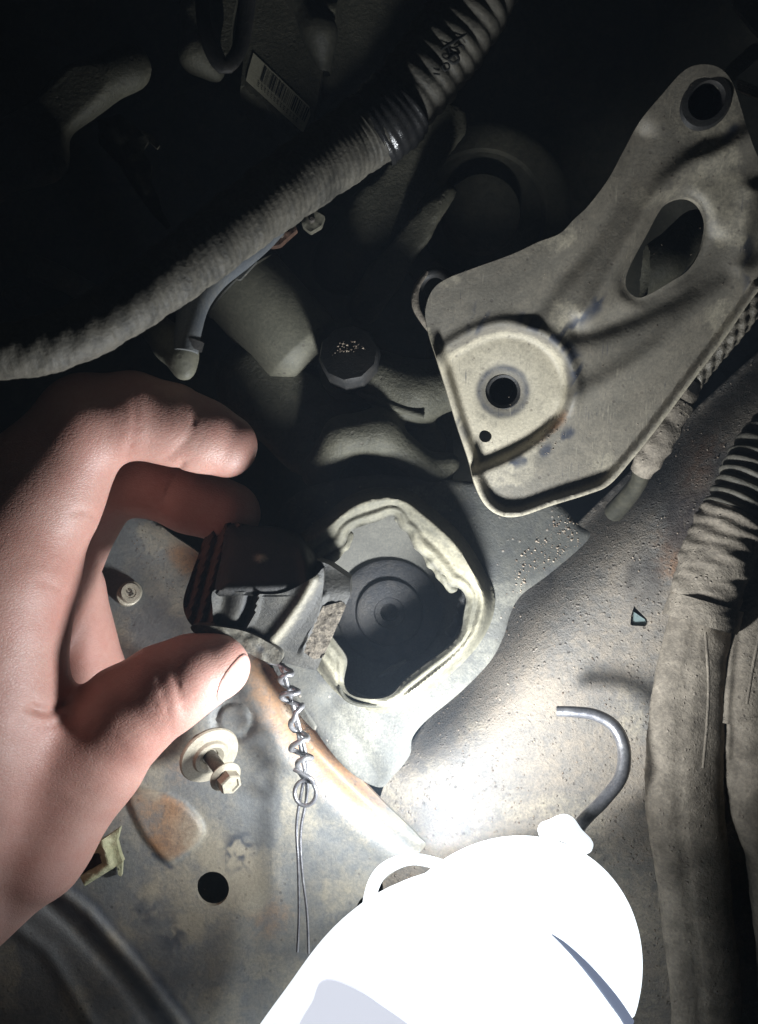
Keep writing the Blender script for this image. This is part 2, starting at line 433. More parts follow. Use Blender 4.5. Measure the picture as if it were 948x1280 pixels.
def skin_mat(name, col, nail=False):
    m = bpy.data.materials.new(name); m.use_nodes = True; N = m.node_tree.nodes; L = m.node_tree.links
    b = N['Principled BSDF']; tc = N.new('ShaderNodeTexCoord')
    mp = N.new('ShaderNodeMapping'); mp.inputs['Scale'].default_value = (1000,) * 3; L.new(tc.outputs['Object'], mp.inputs[0])
    def noise(s, d, r, dist=0):
        n = N.new('ShaderNodeTexNoise'); n.inputs['Scale'].default_value = s; n.inputs['Detail'].default_value = d; n.inputs['Roughness'].default_value = r
        n.inputs['Distortion'].default_value = dist; L.new(mp.outputs[0], n.inputs['Vector']); return n.outputs['Fac']
    n1 = noise(0.05, 4, 0.6); n2 = noise(0.6, 5, 0.7)
    x = N.new('ShaderNodeMix'); x.data_type = 'RGBA'; L.new(n1, x.inputs[0])
    x.inputs[6].default_value = (col[0] * 0.92, col[1] * 0.68, col[2] * 0.66, 1); x.inputs[7].default_value = (col[0] * 1.1, col[1] * 1.28, col[2] * 1.32, 1)
    y = N.new('ShaderNodeMix'); y.data_type = 'RGBA'; y.blend_type = 'MULTIPLY'; y.inputs[0].default_value = 0.25
    L.new(x.outputs[2], y.inputs[6])
    r = N.new('ShaderNodeValToRGB'); r.color_ramp.elements[0].position = 0.35; r.color_ramp.elements[0].color = (0.75, 0.5, 0.48, 1)
    r.color_ramp.elements[1].position = 0.65; L.new(n2, r.inputs[0]); L.new(r.outputs[0], y.inputs[7])
    L.new(y.outputs[2], b.inputs['Base Color'])
    b.inputs['Roughness'].default_value = 0.25 if nail else 0.48
    b.inputs['Specular IOR Level'].default_value = 0.4
    b.inputs['Subsurface Weight'].default_value = 0.25; b.inputs['Subsurface Radius'].default_value = (0.0035, 0.0012, 0.0007)
    b.inputs['Subsurface Scale'].default_value = 1.0
    if not nail:
        vo = N.new('ShaderNodeTexVoronoi'); vo.feature = 'DISTANCE_TO_EDGE'; vo.inputs['Scale'].default_value = 1.0
        m2 = N.new('ShaderNodeMapping'); m2.inputs['Scale'].default_value = (700, 1500, 900); m2.inputs['Rotation'].default_value = (0, 0, 0.75)
        L.new(tc.outputs['Object'], m2.inputs[0])
        nn = N.new('ShaderNodeTexNoise'); nn.inputs['Scale'].default_value = 0.5; L.new(m2.outputs[0], nn.inputs['Vector'])
        va = N.new('ShaderNodeVectorMath'); va.operation = 'ADD'; L.new(m2.outputs[0], va.inputs[0]); L.new(nn.outputs['Color'], va.inputs[1])
        L.new(va.outputs[0], vo.inputs['Vector'])
        w = N.new('ShaderNodeMapRange'); w.inputs['From Max'].default_value = 0.18; L.new(vo.outputs['Distance'], w.inputs['Value'])
        ad = N.new('ShaderNodeMath'); ad.operation = 'ADD'; L.new(w.outputs[0], ad.inputs[0])
        mu = N.new('ShaderNodeMath'); mu.operation = 'MULTIPLY'; mu.inputs[1].default_value = 0.7; L.new(n2, mu.inputs[0]); L.new(mu.outputs[0], ad.inputs[1])
        bp = N.new('ShaderNodeBump'); bp.inputs['Strength'].default_value = 0.22; bp.inputs['Distance'].default_value = 0.00022
        L.new(ad.outputs[0], bp.inputs['Height']); L.new(bp.outputs[0], b.inputs['Normal'])
    return m
M['skin'] = skin_mat('skin', (0.47, 0.275, 0.225)); M['nail'] = skin_mat('nail', (0.56, 0.34, 0.29), True)

def emit(name, col, s, base=(0.8, 0.8, 0.8)):
    m = bpy.data.materials.new(name); m.use_nodes = True; b = m.node_tree.nodes['Principled BSDF']
    b.inputs['Base Color'].default_value = (*base, 1); b.inputs['Emission Color'].default_value = (*col, 1); b.inputs['Emission Strength'].default_value = s
    b.inputs['Roughness'].default_value = 0.4
    return m
M['lens'] = emit('glowing_diffuser', (0.86, 0.94, 1.0), 1.7)
M['recess'] = emit('lamp_recess_shade', (0.84, 0.88, 1.0), 0.88, (0.3, 0.33, 0.45))  # recess shade put in as a dimmer bluish glow on a flat sheet
M['seam'] = emit('seam_shadow_strip', (0.55, 0.66, 0.95), 0.32, (0.10, 0.12, 0.15))
M['lamp_body'] = emit('glowing_lamp_plastic', (0.85, 0.93, 1.0), 1.15)  # plastic given a glow so housing and lug burn out white

def crumbs(name, poly, z0, h, n, parent, rmin=0.15, rmax=0.6, dens=None):
    """scattered grit lying on a surface: uncountable"""
    poly = catmull(poly, True, 4); x0, y0 = poly.min(0); x1, y1 = poly.max(0)
    X = RNG.uniform(x0, x1, n * 3); Y = RNG.uniform(y0, y1, n * 3)
    k = inside(X, Y, poly) & (pdist(X, Y, poly, True) > 4) & (X > -40) & (X < 990) & (Y < 1320) & (Y > -40)
    if dens is not None: k &= RNG.random(len(X)) < dens(X, Y)
    X, Y = X[k][:n], Y[k][:n]
    z = z0 + (h(X, Y) if h else 0 * X)
    base = np.array([(1, 0, 0), (0, 1, 0), (-1, 0, 0), (0, -1, 0), (0, 0, 1), (0, 0, -1)], float)
    fc = [(0, 1, 4), (1, 2, 4), (2, 3, 4), (3, 0, 4), (1, 0, 5), (2, 1, 5), (3, 2, 5), (0, 3, 5)]
    V = []; F = []
    for i in range(len(X)):
        r = rmin + (rmax - rmin) * RNG.random() ** 3
        a = RNG.uniform(0, 6.28); c, s = math.cos(a), math.sin(a)
        q = base * RNG.uniform(0.6, 1.3, (6, 3)) * r
        q = q @ np.array([(c, s, 0), (-s, c, 0), (0, 0, 0.8)])
        p = U(X[i], Y[i], z[i]); p[2] += r * 0.25
        b = len(V) * 1; V.extend(q + p); F.extend([(b + u, b + v, b + w) for u, v, w in fc])
    o = build(name, np.array(V), F, M['crumb'], parent, smooth=False); o['kind'] = 'stuff'
    return o

# ================================================================== the setting
def h_bay(X, Y): return 30 * vnoise(X, Y, 120, 1) + 12 * vnoise(X, Y, 45, 2)
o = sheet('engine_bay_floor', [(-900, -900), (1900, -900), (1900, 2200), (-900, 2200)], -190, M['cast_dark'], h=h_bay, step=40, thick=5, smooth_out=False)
tag(o, kind='structure')

# ---------------------------------------------------------------- frame rail (lower right)
RAIL = [(1090, 300), (1000, 395), (948, 440), (860, 520), (765, 612), (705, 672), (650, 735), (600, 800), (560, 862), (520, 920), (482, 978), (470, 1040), (480, 1120), (500, 1400), (1300, 1400), (1300, 300)]
RE = catmull(RAIL[:13], False, 6)
def h_rail(X, Y):
    d = pdist(X, Y, RE)
    z = -(6 + 30 * sstep(985, 850, Y)) * np.exp(-(d / 46.0) ** 1.5) - 4 * np.exp(-d / 150)
    z += 0.8 * vnoise(X, Y, 60, 3) + 0.22 * vnoise(X, Y, 9, 4)
    z += 3.5 * gauss(pdist(X, Y, [(960, 470), (900, 560), (850, 700), (830, 900)]), 60)
    return z
def t_rail(X, Y):
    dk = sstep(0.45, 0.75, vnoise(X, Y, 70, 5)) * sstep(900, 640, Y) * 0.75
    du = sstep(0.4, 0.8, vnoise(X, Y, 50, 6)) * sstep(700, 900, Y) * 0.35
    ru = gauss(pdist(X, Y, [(880, 560), (860, 640), (840, 700)]), 34) * 0.45
    return np.stack([ru, dk, du], 1)
rail = thing('frame_rail', 'wide gritty grey-brown painted frame rail filling the lower right behind the hooked wire', 'frame rail', U(760, 900, -14))
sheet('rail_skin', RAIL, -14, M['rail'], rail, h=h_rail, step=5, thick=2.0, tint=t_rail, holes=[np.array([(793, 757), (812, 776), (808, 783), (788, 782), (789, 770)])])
sheet('chip', [(790, 763), (806, 774), (810, 781), (791, 781)], -15.2, M['chip'], rail, thick=1, smooth_out=False, step=4, h=lambda X, Y: (X - 800) * 0.03)
crumbs('dirt_crumbs', RAIL, -14, h_rail, 4200, rail, 0.10, 0.50, dens=lambda X, Y: 0.25 + 0.75 * vnoise(X, Y, 30, 9))

# ---------------------------------------------------------------- subframe plate (lower left)
SUB = [(150, 628), (180, 640), (215, 668), (258, 700), (300, 760), (335, 830), (372, 850), (400, 905), (440, 960), (480, 1003), (524, 1046), (528, 1062), (470, 1110), (440, 1160), (430, 1400), (-300, 1400), (-300, 1000), (60, 900), (90, 700), (120, 640)]
FL = catmull([(335, 835), (350, 875), (385, 925), (425, 968), (470, 1010), (524, 1052)], False, 6)
PATCH = [(158, 992), (186, 985), (232, 1004), (256, 1042), (214, 1078), (190, 1062), (170, 1030)]
def h_sub(X, Y):
    d = sdist(X, Y, catmull(PATCH, True, 4))
    z = 1.8 * sstep(-3, 7, d)
    l1 = pdist(X, Y, [(40, 1085), (110, 1140), (175, 1215), (240, 1300)]); z += 2.0 * gauss(l1, 9) - 1.6 * gauss(pdist(X, Y, [(30, 1105), (92, 1160), (155, 1230), (210, 1310)]), 9)
    z += 1.3 * gauss(pdist(X, Y, [(-20, 1130), (60, 1190), (120, 1290)]), 10)
    z += 1.3 * gauss(pdist(X, Y, [(330, 1105), (300, 1150), (280, 1250)]), 26)
    # bent flange along the right-hand edge
    q = pdist(X, Y, FL); z += -2.6 * gauss(q, 9) + 1.2 * gauss(q - 36, 14)
    # raised to the bracket above, folded top edge
    z += -24 * sstep(900, 690, Y) * sstep(380, 300, X) + 3.0 * gauss(pdist(X, Y, [(150, 628), (215, 668), (262, 700)]), 5)
    z -= 1.4 * sstep(16, 22, np.hypot(X - 293, Y - 900)) * gauss(np.hypot(X - 293, Y - 900) - 22, 6)
    z += 0.9 * vnoise(X, Y, 90, 11) + 0.12 * vnoise(X, Y, 12, 12)
    z -= 6 * sstep(1150, 1400, Y) * sstep(250, 0, X)
    return z
def t_sub(X, Y):
    r = gauss(np.maximum(0, pdist(X, Y, FL) - 14), 22) * 0.75 * sstep(540, 430, X)
    r = np.maximum(r, sstep(-4, 5, sdist(X, Y, catmull(PATCH, True, 4))) * (0.45 + 0.5 * vnoise(X, Y, 22, 3)))
    r = np.maximum(r, 0.55 * gauss(np.hypot(X - 335, Y - 1145), 34)); r = np.maximum(r, 0.4 * gauss(np.hypot(X - 228, Y - 960), 30))
    r = np.maximum(r, 0.8 * gauss(pdist(X, Y, [(225, 690), (250, 712)]), 20))
    d = 0.95 * gauss(np.hypot((X - 300) / 1.0, (Y - 1062) / 1.2), 26) * sstep(0.25, 0.65, 0.6 * vnoise(X + 0.4 * Y, Y - 0.4 * X, 7, 6) + 0.4 * vnoise(X, Y, 5, 9))
    d = np.maximum(d, 0.7 * gauss(np.hypot(X - 185, Y - 1140), 30) * sstep(0.25, 0.65, 0.6 * vnoise(X + 0.4 * Y, Y - 0.4 * X, 12, 4) + 0.4 * vnoise(X, Y, 5, 9)))
    d = np.maximum(d, 0.7 * gauss(pdist(X, Y, [(40, 1085), (110, 1140), (175, 1215), (240, 1300)]) - 12, 9))
    d = np.maximum(d, 0.7 * gauss(np.hypot(X - 220, Y - 1170), 34) * sstep(0.25, 0.65, 0.6 * vnoise(X + 0.4 * Y, Y - 0.4 * X, 16, 8) + 0.4 * vnoise(X, Y, 5, 9)))
    d = np.maximum(d, 0.75 * gauss(pdist(X, Y, [(192, 1068), (214, 1084)]), 5))
    p = 0.75 * gauss(pdist(X, Y, [(250, 1040), (300, 1110), (250, 1135), (220, 1100)]), 40) + 0.6 * sstep(0.5, 0.8, vnoise(X, Y, 45, 14))
    p = np.maximum(p, 0.9 * gauss(np.hypot(X - 150, Y - 1170), 22))
    return np.stack([r, d, p], 1)
sub = thing('subframe_plate', 'stained grey subframe plate with one round hole and rusty edges under the hand', 'subframe', U(270, 1050, -10))
sheet('plate_skin', SUB, -10, M['subframe'], sub, h=h_sub, step=3.8, edge=2.6, thick=2.4, tint=t_sub, holes=[circ(266, 1111, 20.5, 40, 21.5)])
crumbs('dirt_crumbs', [(340, 840), (372, 856), (395, 905), (384, 935), (350, 880)], -10, h_sub, 420, sub, 0.12, 0.45)
crumbs('fine_grit', SUB, -10, h_sub, 420, sub, 0.06, 0.22)
crumbs('rust_crumbs', [(150, 640), (215, 672), (255, 705), (238, 760), (180, 720)], -10, h_sub, 350, sub, 0.08, 0.3)

# ---------------------------------------------------------------- mount bracket (plate + collar)
PL = [(737, 672), (722, 655), (700, 632), (650, 606), (590, 602), (520, 597), (470, 594), (420, 600), (380, 612), (345, 640), (325, 690), (325, 760), (340, 830), (362, 862), (385, 900), (430, 958), (472, 984), (490, 972), (512, 945), (516, 922), (534, 900), (575, 866), (612, 828), (630, 795), (638, 768), (652, 744), (690, 715)]
COLO = [(367, 676), (400, 648), (436, 620), (470, 609), (508, 612), (540, 634), (577, 668), (602, 706), (618, 744), (614, 778), (594, 812), (560, 846), (525, 874), (488, 891), (455, 886), (425, 870), (395, 835), (370, 790), (350, 740), (350, 700)]
HOLE = [(398, 708), (415, 690), (430, 682), (438, 665), (452, 658), (472, 652), (492, 645), (500, 660), (510, 668), (518, 684), (535, 700), (549, 716), (561, 732), (575, 736), (583, 748), (580, 768), (576, 790), (560, 810), (530, 832), (505, 852), (490, 868), (470, 874), (442, 870), (430, 855), (434, 825), (420, 802), (402, 778), (392, 745)]
cO = catmull(COLO, True, 6); cH = catmull(HOLE, True, 6)
def h_plate(X, Y):
    z = 0.5 * vnoise(X, Y, 50, 2) + 0.05 * vnoise(X, Y, 11, 3)
    z -= 0.9 * np.exp(-pdist(X, Y, catmull(PL, True, 4), True) / 3.0)
    z -= 2.0 * gauss(pdist(X, Y, [(415, 880), (445, 925), (470, 970)]), 14)
    return z
mb = thing('engine_mount_bracket', 'dusty grey mount bracket with rounded diamond opening and torn olive rubber inside', 'mount bracket', U(500, 780, -20))
sheet('bracket_plate', PL, 0, M['plate'], mb, h=h_plate, step=4, thick=3.0, holes=[resample(catmull([(p[0] * 0.9 + 49, p[1] * 0.9 + 75) for p in COLO], True, 6), 6, True)],
      tint=lambda X, Y: np.stack([0 * X, 0.5 * sstep(0.55, 0.8, vnoise(X, Y, 26, 5)), 0.5 * sstep(0.5, 0.8, vnoise(X, Y, 60, 15))], 1))
crumbs('dirt_crumbs', [(650, 690), (700, 640), (735, 672), (690, 712), (640, 750), (640, 700)], 0, h_plate, 260, mb, 0.1, 0.5)
crumbs('fine_grit', [(430, 900), (560, 850), (615, 790), (640, 690), (700, 660), (720, 680), (640, 750), (600, 830), (500, 930)], 0, h_plate, 260, mb, 0.06, 0.25)
def h_col(X, Y):
    do = pdist(X, Y, cO, True); di = pdist(X, Y, cH, True)
    u = do / (do + di + 1e-6)
    top = sstep(780, 660, Y)
    z = 0.2 + (7.5 + 2.5 * top) * sstep(0, 15, do) - 2.0 * sstep(14, 40, do) - 1.5 * (1 - sstep(0, 11, di))
    z -= 1.2 * gauss(u - 0.62, 0.10)
    z += 0.15 * vnoise(X, Y, 20, 5) + sstep(0.75, 1, u) * 1.4 * (vnoise(X, Y, 9, 6) - 0.4) * sstep(790, 740, Y)
    return z
def t_col(X, Y):
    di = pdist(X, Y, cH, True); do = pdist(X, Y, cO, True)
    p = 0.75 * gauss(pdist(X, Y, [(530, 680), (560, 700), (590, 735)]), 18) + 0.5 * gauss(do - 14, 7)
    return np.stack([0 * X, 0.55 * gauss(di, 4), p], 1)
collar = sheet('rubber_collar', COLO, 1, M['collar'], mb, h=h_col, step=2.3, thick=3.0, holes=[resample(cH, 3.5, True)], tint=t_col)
# well wall under the opening, closed by the inner plate
def wall(name, poly, z1, z2, mat, parent, grow=1.0, jag=0.0, n=150):
    P = resample(poly, 1, True); idx = np.linspace(0, len(P) - 1, n).astype(int)[:-1]; P = P[idx]; c = P.mean(0); V = []
    for i, (a, z) in enumerate(((1.02, z1), (1.03 * grow, z1 * 0.5 + z2 * 0.5), (1.05 * grow, z2))):
        for (x, y) in P:
            q = U(x, y, 0); cc = U(*c, 0); v = cc + (q - cc) * a; v[2] = z + (RNG.uniform(-jag, jag) if i == 0 else 0); V.append(v)
    m = len(P); F = [(i * m + j, i * m + (j + 1) % m, (i + 1) * m + (j + 1) % m, (i + 1) * m + j) for i in range(2) for j in range(m)]
    o = build(name, V, F, mat, parent)
    mod = o.modifiers.new('thickness', 'SOLIDIFY'); mod.thickness = 0.0012; mod.offset = 1
    return o
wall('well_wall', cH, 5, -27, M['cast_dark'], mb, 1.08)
inner = sheet('inner_plate', [(372, 640), (430, 610), (570, 615), (606, 700), (604, 780), (550, 850), (460, 878), (372, 840)], -27, M['inner'], mb, h=lambda X, Y: 1.5 * vnoise(X, Y, 60, 4), step=8, thick=1.5)
wc = U(487, 765, -25)
lathe('stud_washer', [(17.5, -2), (17.5, 0.6), (16.4, 1.3), (11.5, 1.6), (10.8, 3.2), (9.8, 3.6), (5.2, 3.4), (4.8, 2.6), (3.0, 2.4), (2.8, -1)], wc, (0, 0, 1), M['washer_dark'], mb, seg=48)
tube('strap_edge', [(474, 846, -20, 2), (490, 838, -19, 5), (508, 826, -20, 2)], M['inner'], mb, flat=0.5)
# torn rubber flaps
def flap(pts, mat=M['collar'], k=1.5, amp=1.2):
    P = np.array([U(*p[:3]) for p in pts]); lo = P.min(0) - 7; hi = P.max(0) + 7
    def f(G):
        d = chain(G, pts, k); x, y = pxof(G)
        return d + amp * (vnoise(x + G[2] * 3, y - G[2] * 2, 8, 3) - 0.5)
    return sdfmesh('torn_flap', f, lo, hi, 0.55, mat, mb, 1)
flap([(401, 706, 6, 5), (418, 694, 5, 7), (430, 684, 5, 6), (437, 668, 5, 5)])
flap([(500, 648, 5, 5), (507, 656, 3, 6), (516, 664, 2, 4)])
flap([(522, 682, 5, 4), (540, 704, 5, 5), (556, 724, 5, 5), (566, 735, 4, 6)])
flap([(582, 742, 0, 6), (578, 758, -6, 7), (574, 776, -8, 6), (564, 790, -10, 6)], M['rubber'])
sheet('edge_flange', [(350, 832), (364, 842), (374, 868), (398, 905), (392, 912), (368, 884), (358, 856), (346, 840)], -1, M['plate'], mb, step=3, thick=2.5, h=lambda X, Y: 1.5 * gauss(pdist(X, Y, [(352, 834), (368, 868), (394, 908)]), 5))

# ---------------------------------------------------------------- stamped bracket (upper right)
ZB = 13
BR = [(851, 92), (868, 82), (888, 81), (904, 88), (916, 104), (925, 130), (936, 166), (952, 205), (985, 260), (1000, 310), (985, 340), (950, 362), (905, 425), (862, 482), (822, 535), (790, 575), (762, 606), (735, 618), (690, 632), (652, 645), (628, 645), (608, 632), (594, 606), (586, 575), (571, 530), (556, 480), (546, 448), (535, 412), (532, 388), (540, 364), (556, 350), (585, 338), (640, 318), (672, 303), (700, 292), (718, 274), (735, 258), (760, 225), (778, 192), (800, 152), (828, 118)]
SLOT = catmull([(826, 262), (842, 249), (862, 247), (877, 259), (883, 281), (876, 312), (860, 338), (836, 354), (812, 368), (797, 372), (784, 362), (783, 345), (793, 322), (809, 293)], True, 6)
BOSS = [(553, 452), (580, 428), (612, 414), (640, 411), (672, 420), (697, 440), (711, 468), (712, 498), (700, 526), (672, 552), (640, 572), (596, 590), (560, 600), (530, 520)]
bE = catmull(BR, True, 6); bB = catmull(BOSS, True, 6)
LOW = catmull([(535, 412), (546, 448), (556, 480), (571, 530), (586, 575), (594, 606), (608, 632), (628, 645), (652, 645), (690, 632), (735, 618), (762, 606), (790, 575), (822, 535), (862, 482), (905, 425), (950, 362)], False, 6)
def h_br(X, Y):
    e = pdist(X, Y, LOW)
    z = 5.0 * (1 - sstep(4, 15, e)) * sstep(440, 500, Y + 0.25 * X - 100)
    z -= 5.5 * sstep(-5, 12, sdist(X, Y, bB))
    z += 1.5 * gauss(sdist(X, Y, bB) + 8, 7) * sstep(560, 470, Y)
    z -= 3.2 * gauss(pdist(X, Y, catmull([(800, 172), (775, 240), (735, 305), (696, 350), (664, 396)], False, 5)), 17)
    z -= 3.4 * gauss(pdist(X, Y, catmull([(722, 414), (762, 404), (815, 382), (862, 352), (892, 300)], False, 5)), 15)
    z += 3.2 * gauss(pdist(X, Y, catmull([(950, 162), (905, 190), (868, 204), (836, 228), (806, 272), (770, 335), (735, 392)], False, 5)), 15)
    z += 2.6 * gauss(pdist(X, Y, catmull([(716, 500), (770, 472), (830, 430), (890, 372), (960, 330)], False, 5)), 16)
    z -= 2.5 * gauss(np.hypot(X - 629, Y - 489), 30)
    z -= 2.4 * gauss(np.maximum(0, sdist(X, Y, SLOT) * -1), 9)
    z += 2.5 * gauss(pdist(X, Y, [(940, 240), (925, 330)]), 14)
    z += 0.5 * vnoise(X, Y, 60, 2) + 0.12 * vnoise(X, Y, 14, 3)
    z = z * 0.72 + 0.082 * (600 - Y) - 0.02 * (X - 700)
    return z
def t_br(X, Y):
    sm = lambda x, y, a, b: np.hypot((X - x) / a, (Y - y) / b)
    stripes = sstep(0.25, 0.6, vnoise(X * 1.0 + Y * 0.6, (Y - X) * 0.25, 6, 7))
    d = 0.95 * gauss(pdist(X, Y, catmull([(655, 400), (690, 418), (716, 445), (722, 485)], False, 5)), 11) * stripes
    d = np.maximum(d, 0.9 * gauss(pdist(X, Y, [(592, 412), (605, 392), (600, 385)]), 10) * stripes)
    d = np.maximum(d, 0.9 * gauss(pdist(X, Y, [(700, 420), (745, 385), (750, 365)]), 9) * stripes)
    d = np.maximum(d, 0.85 * gauss(pdist(X, Y, [(640, 580), (690, 560), (712, 540)]), 10) * stripes)
    d = np.maximum(d, 0.75 * gauss(np.hypot(X - 629, Y - 489) - 30, 6))
    d = np.maximum(d, 0.7 * gauss(pdist(X, Y, [(935, 300), (938, 370)]), 12) * stripes)
    d = np.maximum(d, 0.85 * gauss(pdist(X, Y, [(907, 175), (920, 160)]), 8))
    d = np.maximum(d, 0.6 * gauss(pdist(X, Y, [(575, 530), (600, 575)]), 10) * stripes)
    r = 0.5 * gauss(pdist(X, Y, [(672, 545), (700, 520)]), 13)
    p = 0.8 * sstep(-2, 8, sdist(X, Y, bB)) * gauss(np.maximum(0, 34 - np.hypot(X - 629, Y - 489)), 9) + 0.5 * sstep(0.5, 0.8, vnoise(X, Y, 50, 17))
    p = np.maximum(p, 0.9 * gauss(pdist(X, Y, LOW), 4))
    return np.stack([r, d, p], 1)
sb = thing('stamped_bracket', 'stamped steel bracket with kidney slot, round boss and bushed top eye, upper right', 'bracket', U(700, 450, ZB - 6))
sheet('bracket_skin', BR, ZB, M['bracket'], sb, holes=[SLOT, circ(629, 489, 22, 40), circ(607, 545, 8, 24), circ(881, 126, 25, 40, 30)], h=h_br, step=3.6, thick=2.2, tint=t_br)
c0 = U(629, 489, ZB - 5.4 + 0.082 * 111)
lathe('bush_ring', [(4.2, -9), (4.2, 1.0), (5.0, 1.5), (5.8, 1.1), (6.6, -0.1), (6.6, -9)], c0, (0, -0.25, 1), M['rubber'], sb, seg=44)
c1 = U(881, 126, ZB + 34.5)
lathe('eye_grommet', [(4.6, -7), (4.4, 0.8), (5.0, 1.8), (6.6, 1.6), (7.6, 0.2), (7.8, -7)], c1, (0.05, -0.3, 1), M['rubber'], sb, seg=44, fn=lambda t, h: 1 + 0.07 * math.cos(2 * t))
crumbs('dirt_crumbs', BR, ZB, h_br, 500, sb, 0.05, 0.22)
crumbs('boss_grit', [(655, 545), (700, 515), (712, 540), (680, 575)], ZB, h_br, 90, sb, 0.08, 0.3)

# ---------------------------------------------------------------- corrugated conduit across the top
def corr(pitch, depth, soft=1.0):
    def f(s, th, u):
        w = 0.5 + 0.5 * math.cos(2 * math.pi * s / pitch + 0.6 * math.sin(s * 0.21))
        irr = 0.03 * np.sin(th * 3 + s * 0.13) + 0.03 * math.sin(s * 0.5)
        return 1 - depth * (w ** soft) + irr * 0.6 + 0.015 * np.sin(th * 5 + s)
    return f
hose = thing('corrugated_conduit', 'thick dusty corrugated hose running diagonally across the top left', 'hose', U(300, 290, 5))
tube('lower_conduit', [(-90, 425, 72, 33), (-20, 438, 72, 35), (45, 433, 70, 37), (120, 405, 66, 38), (210, 345, 58, 40), (300, 278, 48, 42), (380, 218, 37, 44), (440, 178, 29, 45), (482, 148, 27, 46)], M['hose'], hose, seg=40, step=0.45, prof=corr(2.0, 0.013, 1.0))
tube('upper_conduit', [(478, 150, 26, 44), (505, 122, 26, 47), (540, 78, 26, 49), (575, 30, 26, 50), (605, -25, 25, 50), (625, -90, 24, 50)], M['hose'], hose, seg=40, step=0.5, prof=corr(4.0, 0.06, 2.0))
tube('tape_wrap', [(462, 166, 27, 48), (482, 150, 27.2, 49), (500, 130, 27, 49)], M['hose_dark'], hose, seg=40, step=0.5, prof=lambda s, th, u: 1 - 0.02 * np.sin(s * 3.1 + th) + 0.025 * np.sin(th * 4 + s * 0.9), cap=False)
for i, pts in enumerate(([(551, 62, 0, 1.3), (566, 52, 0, 2.6), (584, 42, 0, 0.8)], [(560, 74, 0, 2.4), (569, 67, 0, 2.8), (574, 74, 0, 2.4), (567, 79, 0, 2.2), (561, 75, 0, 1.5)],
                         [(554, 80, 0, 1.3), (560, 79, 0, 1.5), (562, 85, 0, 1.4), (556, 88, 0, 1.4), (553, 82, 0, 1.1)], [(568, 60, 0, 1.0), (578, 56, 0, 1.3), (581, 62, 0, 1.3)], [(542, 92, 0, 1.4), (550, 93, 0, 1.3)], [(560, 57, 0, 1.2), (563, 66, 0, 1.2)])):
    q = []
    for (x, y, _, r) in pts:
        # lie on the hose crown
        d = pdist(np.array([x * 1.0]), np.array([y * 1.0]), [(505, 122), (540, 78), (575, 30), (605, -25)])[0]
        R = 49 * sc(26); dz = math.sqrt(max(1, R * R - (d * sc(26)) ** 2)) * 0.965
        q.append((x + (x - 474) * 0.0, y, 26 + dz, r))
    tube('printed_mark', q, M['ink'], hose, seg=8, step=0.4, flat=0.35, smooth=4)

# ---------------------------------------------------------------- hand
OFF = -8.0
hand = thing('person', 'bare left hand reaching in from the left, thumb and fingers pinching a rubber piece', 'hand', U(0, 900, 20))
IDX = [(-70, 840, 42, 150), (-30, 720, 42, 125), (44, 620, 41, 80), (108, 528, 43, 60)]
IDX2 = [(108, 530, 44, 60), (162, 519, 43, 53), (212, 530, 40, 49), (250, 544, 38, 45), (282, 557, 36, 40)]
RNGF = [(60, 930, -6, 70), (100, 850, -4, 58), (78, 740, -2, 52), (52, 660, 0, 46)]
MID = [(30, 800, 8, 60), (95, 650, 6, 52), (135, 602, 10, 48), (192, 600, 12, 47), (238, 622, 14, 44), (286, 642, 16, 40)]
RNGF0 = [(30, 900, -12, 70), (90, 800, -10, 62), (75, 700, -8, 50), (40, 640, -6, 45)]
PALM = [(-330, 1290, 44, 175), (-190, 1110, 46, 175), (-90, 960, 38, 150), (-60, 820, 26, 110)]
THB = [(-70, 1080, 26, 128), (20, 1035, 29, 98), (104, 946, 32, 76), (160, 893, 36, 61), (207, 861, 38, 55), (242, 842, 38, 48), (271, 832, 37, 41)]
WEB = [(-20, 860, 42, 98), (46, 950, 36, 72)]
CREASES = [([(246, 487), (245, 515), (236, 545), (222, 562), (208, 573)], 2.2, 0.55), ([(165, 500), (170, 520), (167, 545), (158, 572)], 3.0, 0.35), ([(122, 648), (104, 640), (88, 640)], 2.4, 0.7),
           ([(118, 656), (100, 655)], 1.8, 0.4), ([(84, 744), (66, 732), (48, 726)], 2.2, 0.6), ([(86, 752), (60, 745)], 1.6, 0.4),
           ([(212, 806), (216, 830), (222, 862), (232, 892)], 2.4, 0.55), ([(198, 836), (203, 865), (212, 900), (214, 918)], 2.0, 0.5), ([(222, 850), (228, 872), (240, 880)], 1.6, 0.35), ([(190, 850), (194, 880), (204, 910)], 1.5, 0.25),
           ([(76, 884), (60, 890), (38, 884)], 5, 1.4), ([(80, 900), (50, 908), (20, 900)], 3, 0.5), ([(230, 576), (215, 600), (205, 626)], 2.4, 1.0)]
for i in range(9):
    y = 700 + i * 13 + RNG.uniform(-3, 3); CREASES.append(([(88 - i * 0.6, y), (64, y - 8), (38, y - 10)], 1.3, 0.16))
for i in range(26):
    t = RNG.uniform(0, 1); x = 20 + 130 * t + RNG.uniform(-45, 10); y = 1085 - 150 * t + RNG.uniform(-50, 20); a = RNG.uniform(-0.2, 0.35)
    CREASES.append(([(x, y), (x + 22, y - 8 + 10 * a), (x + 44, y - 12 + 26 * a)], 1.4, 0.13))
